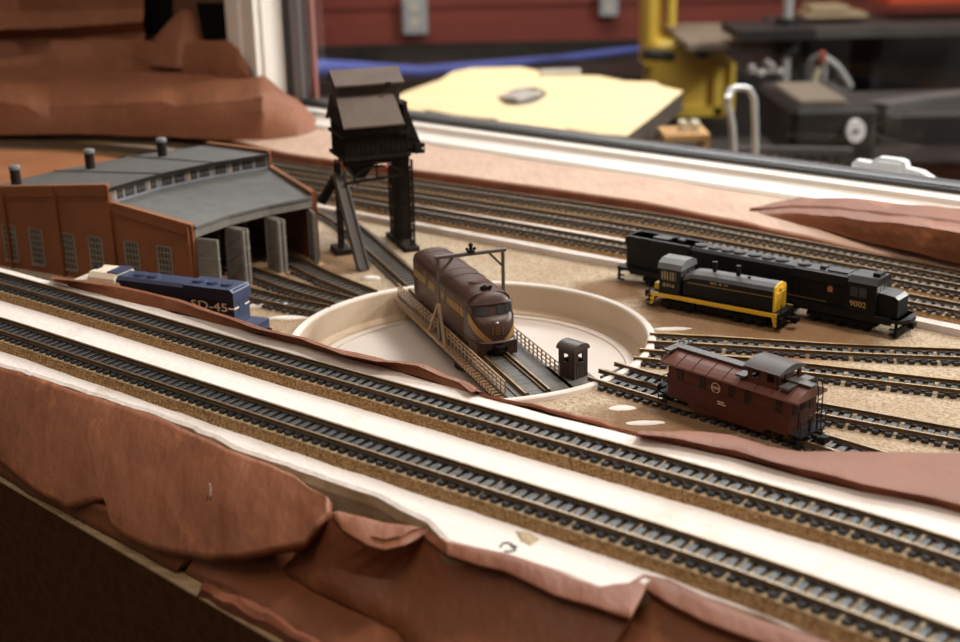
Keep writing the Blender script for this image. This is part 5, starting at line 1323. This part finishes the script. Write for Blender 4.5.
# drill press columns
dp = thing('drill_press', 'dark drill press with a grey steel column, right of the yellow bandsaw', 'drill press', Vector((P(786, 50, 2300).x, 2300, FZ)))
o = Vector((P(786, 50, 2300).x, 2300, FZ))
b = MB(); b.cyl((0, 0, 20), 8.5, 1250, 16); b.build('column', mat('grey_column', (.33, .33, .33), .4), dp)
MB().box(-110, 110, -120, 120, 0, 20, bev=5).build('base', m_shopdark, dp)
b = MB(); q = P(770, 30, 2300)-o; b.box(q.x-70, q.x+60, -80, 80, q.z-8, q.z+8); b.cyl((0, 0, q.z-40), 22, 60, 16); b.build('work_table', m_shopdark, dp)
b = MB(); q = P(758, 66, 2300)-o
for dx, dz in ((-24, 6), (-8, -4), (10, 8), (24, -2), (2, 14)): b.sphere((q.x+dx, -60, q.z+dz), 7, 10)
b.bar((q.x-28, -60, q.z), (q.x+28, -60, q.z), 6, 6); b.build('hand_wheel', m_silver, dp)
# metal lathe with white dial on a long dark bench
legs_table('workbench', 'long dark workbench along the right of the workshop, under the machines', 'workbench', 165, 1250, 1180, 2050, -215, m_shopdark, 60)
MY = 1650
o = Vector((P(880, 110, MY).x, MY, -215)); lt = thing('lathe', 'dark metal lathe with a round white dial on its end', 'lathe', o)
b = MB(); pb2 = lambda b, x0, y0, x1, y1, d0, d1, bev=0: (lambda a_, c2: b.box(a_.x, c2.x, d0, d1, a_.z, c2.z, bev=bev))(P(x0, y1, MY)-o, P(x1, y0, MY)-o)
pb2(b, 790, 106, 880, 160, 0, 220, 8); hb_ = b.build('headstock', m_shopdark, lt)
b = MB(); pb2(b, 878, 112, 1060, 150, 20, 200, 6); b.build('bed', m_shopdark, lt)
for y0_, y1_, m_ in ((104, 112, m_shopgrey), (120, 126, m_shopdark)):
    b = MB(); a_, c2 = P(882, y0_+9, MY)-o, P(1060, y0_-16, MY+300)-o; b.bar((a_.x, 30, a_.z), (c2.x, 330, c2.z), 34, 16); b.build('way_rail', m_, lt)
b = MB(); q = P(854.5, 130, MY)-o; b.cyl((0, 0, 0), 1, 8, 24)
b.v = [Vector((p.x*12+q.x, -p.z, p.y*14.5+q.z)) for p in b.v]; dl = b.build('dial', m_plastic_white, hb_, label='round white dial')
b = MB(); b.cyl((0, 0, 0), 1, 2, 12); b.v = [Vector((p.x*3+q.x, -8-p.z, p.y*3+q.z)) for p in b.v]; b.build('dial_hub', m_shopgrey, hb_)
b = MB()
for i in range(9): a_ = P(742+i*12, 152, MY-60)-o; b.bar((a_.x, -70, a_.z), (a_.x+8, -70, a_.z-26), 7, 7)
b.bar((P(735, 148, MY-60).x-o.x, -70, P(735, 148, MY-60).z-o.z), (P(850, 150, MY-60).x-o.x, -70, P(850, 150, MY-60).z-o.z), 12, 8); b.build('tool_rack', m_shopgrey, lt)
b = MB(); pb2(b, 800, 100, 850, 107, 10, 160, 3); b.build('tray', mat('tan_tray', (.13, .1, .07), .6), lt)
# hoses
for i, (pts, m_, lb) in enumerate(([[(806, 92), (808, 70), (815, 58), (824, 56)], m_shopgrey, 'grey hose arching up behind the lathe, the left one'], [[(812, 92), (816, 72), (822, 62)], mat('cream_hose', (.45, .4, .28), .5), 'cream hose rising between the two grey hoses'], [[(824, 58), (836, 66), (846, 80), (852, 92)], mat('pale_grey_hose', (.2, .2, .2), .5), 'grey hose bending down to the lathe, the right one'])):
    p0 = P(*pts[0], 1900); path = catmull([P(*q, 1900)-Vector((0, 0, 0)) for q in pts], 12)
    b = MB(); b.tube(path+[], 6, 8); b.tube([path[0], Vector((path[0].x, path[0].y, -215))], 6, 8)
    tag(b.build('hose', m_, None, p0), lb, 'hose')
o = P(822, 57, 1895); tag(MB().box(-5, 5, -5, 5, -8, 8, bev=2).build('red_valve', mat('dull_red', (.25, .05, .04), .5), None), 'small dull red valve at the top of the hoses', 'valve').location = o*S
# shelf at the back right with wood and a red toolbox
o = P(880, 20, 2900); sh2 = thing('wall_shelf', 'dark grey shelf at the back of the workshop carrying wood offcuts', 'shelf', o)
a_, c2 = P(780, 20, 2900)-o, P(1040, 14, 2900)-o
MB().box(a_.x, c2.x, -120, 180, -22, -4).build('shelf_board', m_shopgrey, sh2)
b = MB()
for x in (a_.x+60, 0, c2.x-60): b.box(x-10, x+10, 0, 180, -(o.z-FZ), -22)
b.build('support', m_shopdark, sh2)
for x0_, x1_, y0_, y1_, lb in ((806, 868, 13, 18, 'long pale wood offcut on the grey wall shelf'), (812, 850, 6, 12.5, 'short pale wood block lying on the long offcut')):
    q0, q1 = P(x0_, y1_, 2880), P(x1_, y0_, 2880); tag(MB().box(0, q1.x-q0.x, 0, 90, 0, q1.z-q0.z).build('wood_offcut', mat('pale_offcut', (.4, .31, .19), .6, (.46, .36, .22), 5), None), lb, 'wood').location = q0*S
q0, q1 = P(888, 5, 2890), P(1000, -30, 2890)
tb = thing('toolbox', 'orange red toolbox at the top right behind the glass', 'toolbox', q0); w_, h_ = q1.x-q0.x, q1.z-q0.z
MB().box(0, w_, 0, 160, 0, h_*.6, bev=6).build('body', mat('orange_red', (.5, .07, .025), .45), tb); MB().box(-4, w_+4, -4, 164, h_*.6, h_, bev=6).build('lid', MATS['orange_red'], tb)
# small wooden jig and chrome handle on the bench near the glass
JY = 1330
o = Vector((P(682, 150, JY).x, JY, -215)); jg = thing('wooden_jig', 'small orange wooden stand carrying two pale blocks, by the pale board', 'stand', o)
def jp(x, y): return P(x, y, JY)-o
b = MB(); b.box(jp(661, 140).x, jp(706, 140).x, -25, 25, jp(661, 137).z, jp(661, 131).z); b.build('top', m_wood, jg)
for x in (662, 700): MB().box(jp(x, 140).x, jp(x+6, 140).x, -22, 22, 0, jp(661, 137).z).build('leg', m_wood, jg)
for x in (679, 691): MB().box(jp(x, 130).x, jp(x+8, 130).x, -10, 10, jp(x, 131).z, jp(x, 121).z, bev=1).build('block', mat('pale_block', (.62, .54, .4), .5), jg)
o = Vector((P(745, 150, 1300).x, 1300, -215)); hd = thing('steel_handle', 'chrome hoop handle standing on the bench in front of the bandsaw', 'handle', o)
def hp2(x, y): return P(x, y, 1300)-o
b = MB(); pts = [hp2(738, 170), hp2(733, 140), hp2(727, 103), hp2(729, 97), hp2(737, 94), hp2(752, 93), hp2(757, 98), hp2(761, 120), hp2(767, 170)]
pts = [p+Vector((0, (0 if i < 4 else 30), 0)) for i, p in enumerate(pts)]; pts[0].z = pts[-1].z = 0
b.tube(catmull(pts, 6), 3.4, 10); b.build('hoop', m_chrome, hd)
MB().box(hp2(730, 150).x, hp2(772, 150).x, -15, 50, -1, 14, bev=3).build('base', mat('dark_red_base', (.2, .03, .02), .5), hd)
# white plastic piece on the outer ledge
d_ = ray(893, 181); o = d_*(676/d_.dot(NV))
wp = thing('plastic_scraper', 'white plastic scraper lying just outside the glass at the right', 'scraper', Vector((o.x, o.y, 23)), -41)
b = MB(); pr = [(-23, 0), (-23, 4), (-21, 6), (-12, 5.5), (-10, 8), (-8, 9), (4, 9), (7, 8), (8, 5), (16, 4), (24, 0), (28, -4), (25, -4), (16, .5), (4, 1), (-12, .5)]
b.prism(pr, -3, 3, 0, 'y'); b.build('blade', m_plastic_white, wp)
MB().box(-9, 6, -3.6, 3.6, 1.5, 8, bev=1.5).build('grip', m_plastic_white, wp)
# outside ledge of the window and shop odds and ends
b = MB(); vs = [nt(n, t, z) for z in (2, 12) for n, t in ((668, T0), (668, T1), (720, T1), (720, T0))]
b.add(vs, [[3, 2, 1, 0], [4, 5, 6, 7], [0, 1, 5, 4], [1, 2, 6, 5], [2, 3, 7, 6], [3, 0, 4, 7]])
tr1 = b.build('dark_slab_1', m_shopdark, None, nt(690, -250, 14)); structure(tr1)
b = MB(); b.box(-520, 700, 2850, 3200, FZ, atY(500, 78, 2850).z); tag(b.build('storage_cabinet', m_shopdark, None, (100, 3000, FZ)), 'long low dark cabinet along the red wall', 'cabinet')

# ---------------------------------------------------------------- light
def area(name, loc, target, size, power, col, sy=None):
    l = bpy.data.lights.new(name, 'AREA'); l.energy = power; l.color = col; l.size = size*S
    if sy: l.shape = 'RECTANGLE'; l.size_y = sy*S
    o = bpy.data.objects.new(name, l); COL.objects.link(o); o.location = Vector(loc)*S
    o.rotation_euler = (Vector(target)-Vector(loc)).to_track_quat('-Z', 'Y').to_euler(); return o
area('ceiling_lamp', (320, 510, 600), (20, 490, 0), 120, 3.3, (1, .915, .83))
area('front_fill', (-250, -150, 1100), (0, 450, 0), 500, 3.4, (1, .84, .68))  # unseen fill behind the camera, added to lift the dark front rocks
area('workshop_lamp', (500, 1900, 1150), (100, 600, 0), 1100, 20, (.9, .95, 1), 260)
area('jamb_fill', (1750, 1150, 900), (0, 700, 0), 900, 58, (1, .96, .9), 300)  # unseen fill beyond the glass, added to brighten the white window jamb
area('back_wall_fill', (200, 2300, 1250), (200, 2500, 0), 1500, 24, (1, .95, .88), 300)  # unseen overhead fill, added so the red back wall is not black
w = bpy.data.worlds.new('world'); sc.world = w; w.use_nodes = True; nt_ = w.node_tree
tc = nt_.nodes.new('ShaderNodeTexCoord'); sx = nt_.nodes.new('ShaderNodeSeparateXYZ'); rp_ = nt_.nodes.new('ShaderNodeValToRGB')
nt_.links.new(tc.outputs['Generated'], sx.inputs[0]); nt_.links.new(sx.outputs['Z'], rp_.inputs[0]); nt_.links.new(rp_.outputs[0], nt_.nodes['Background'].inputs['Color'])
e = rp_.color_ramp.elements; e[0].position = .1; e[0].color = (.05, .035, .025, 1); e[1].position = .75; e[1].color = (.5, .42, .36, 1)
nt_.nodes['Background'].inputs['Strength'].default_value = 1.0
sc.view_settings.view_transform = 'Standard'; sc.view_settings.look = 'None'; sc.view_settings.exposure = -.22; sc.view_settings.gamma = 1
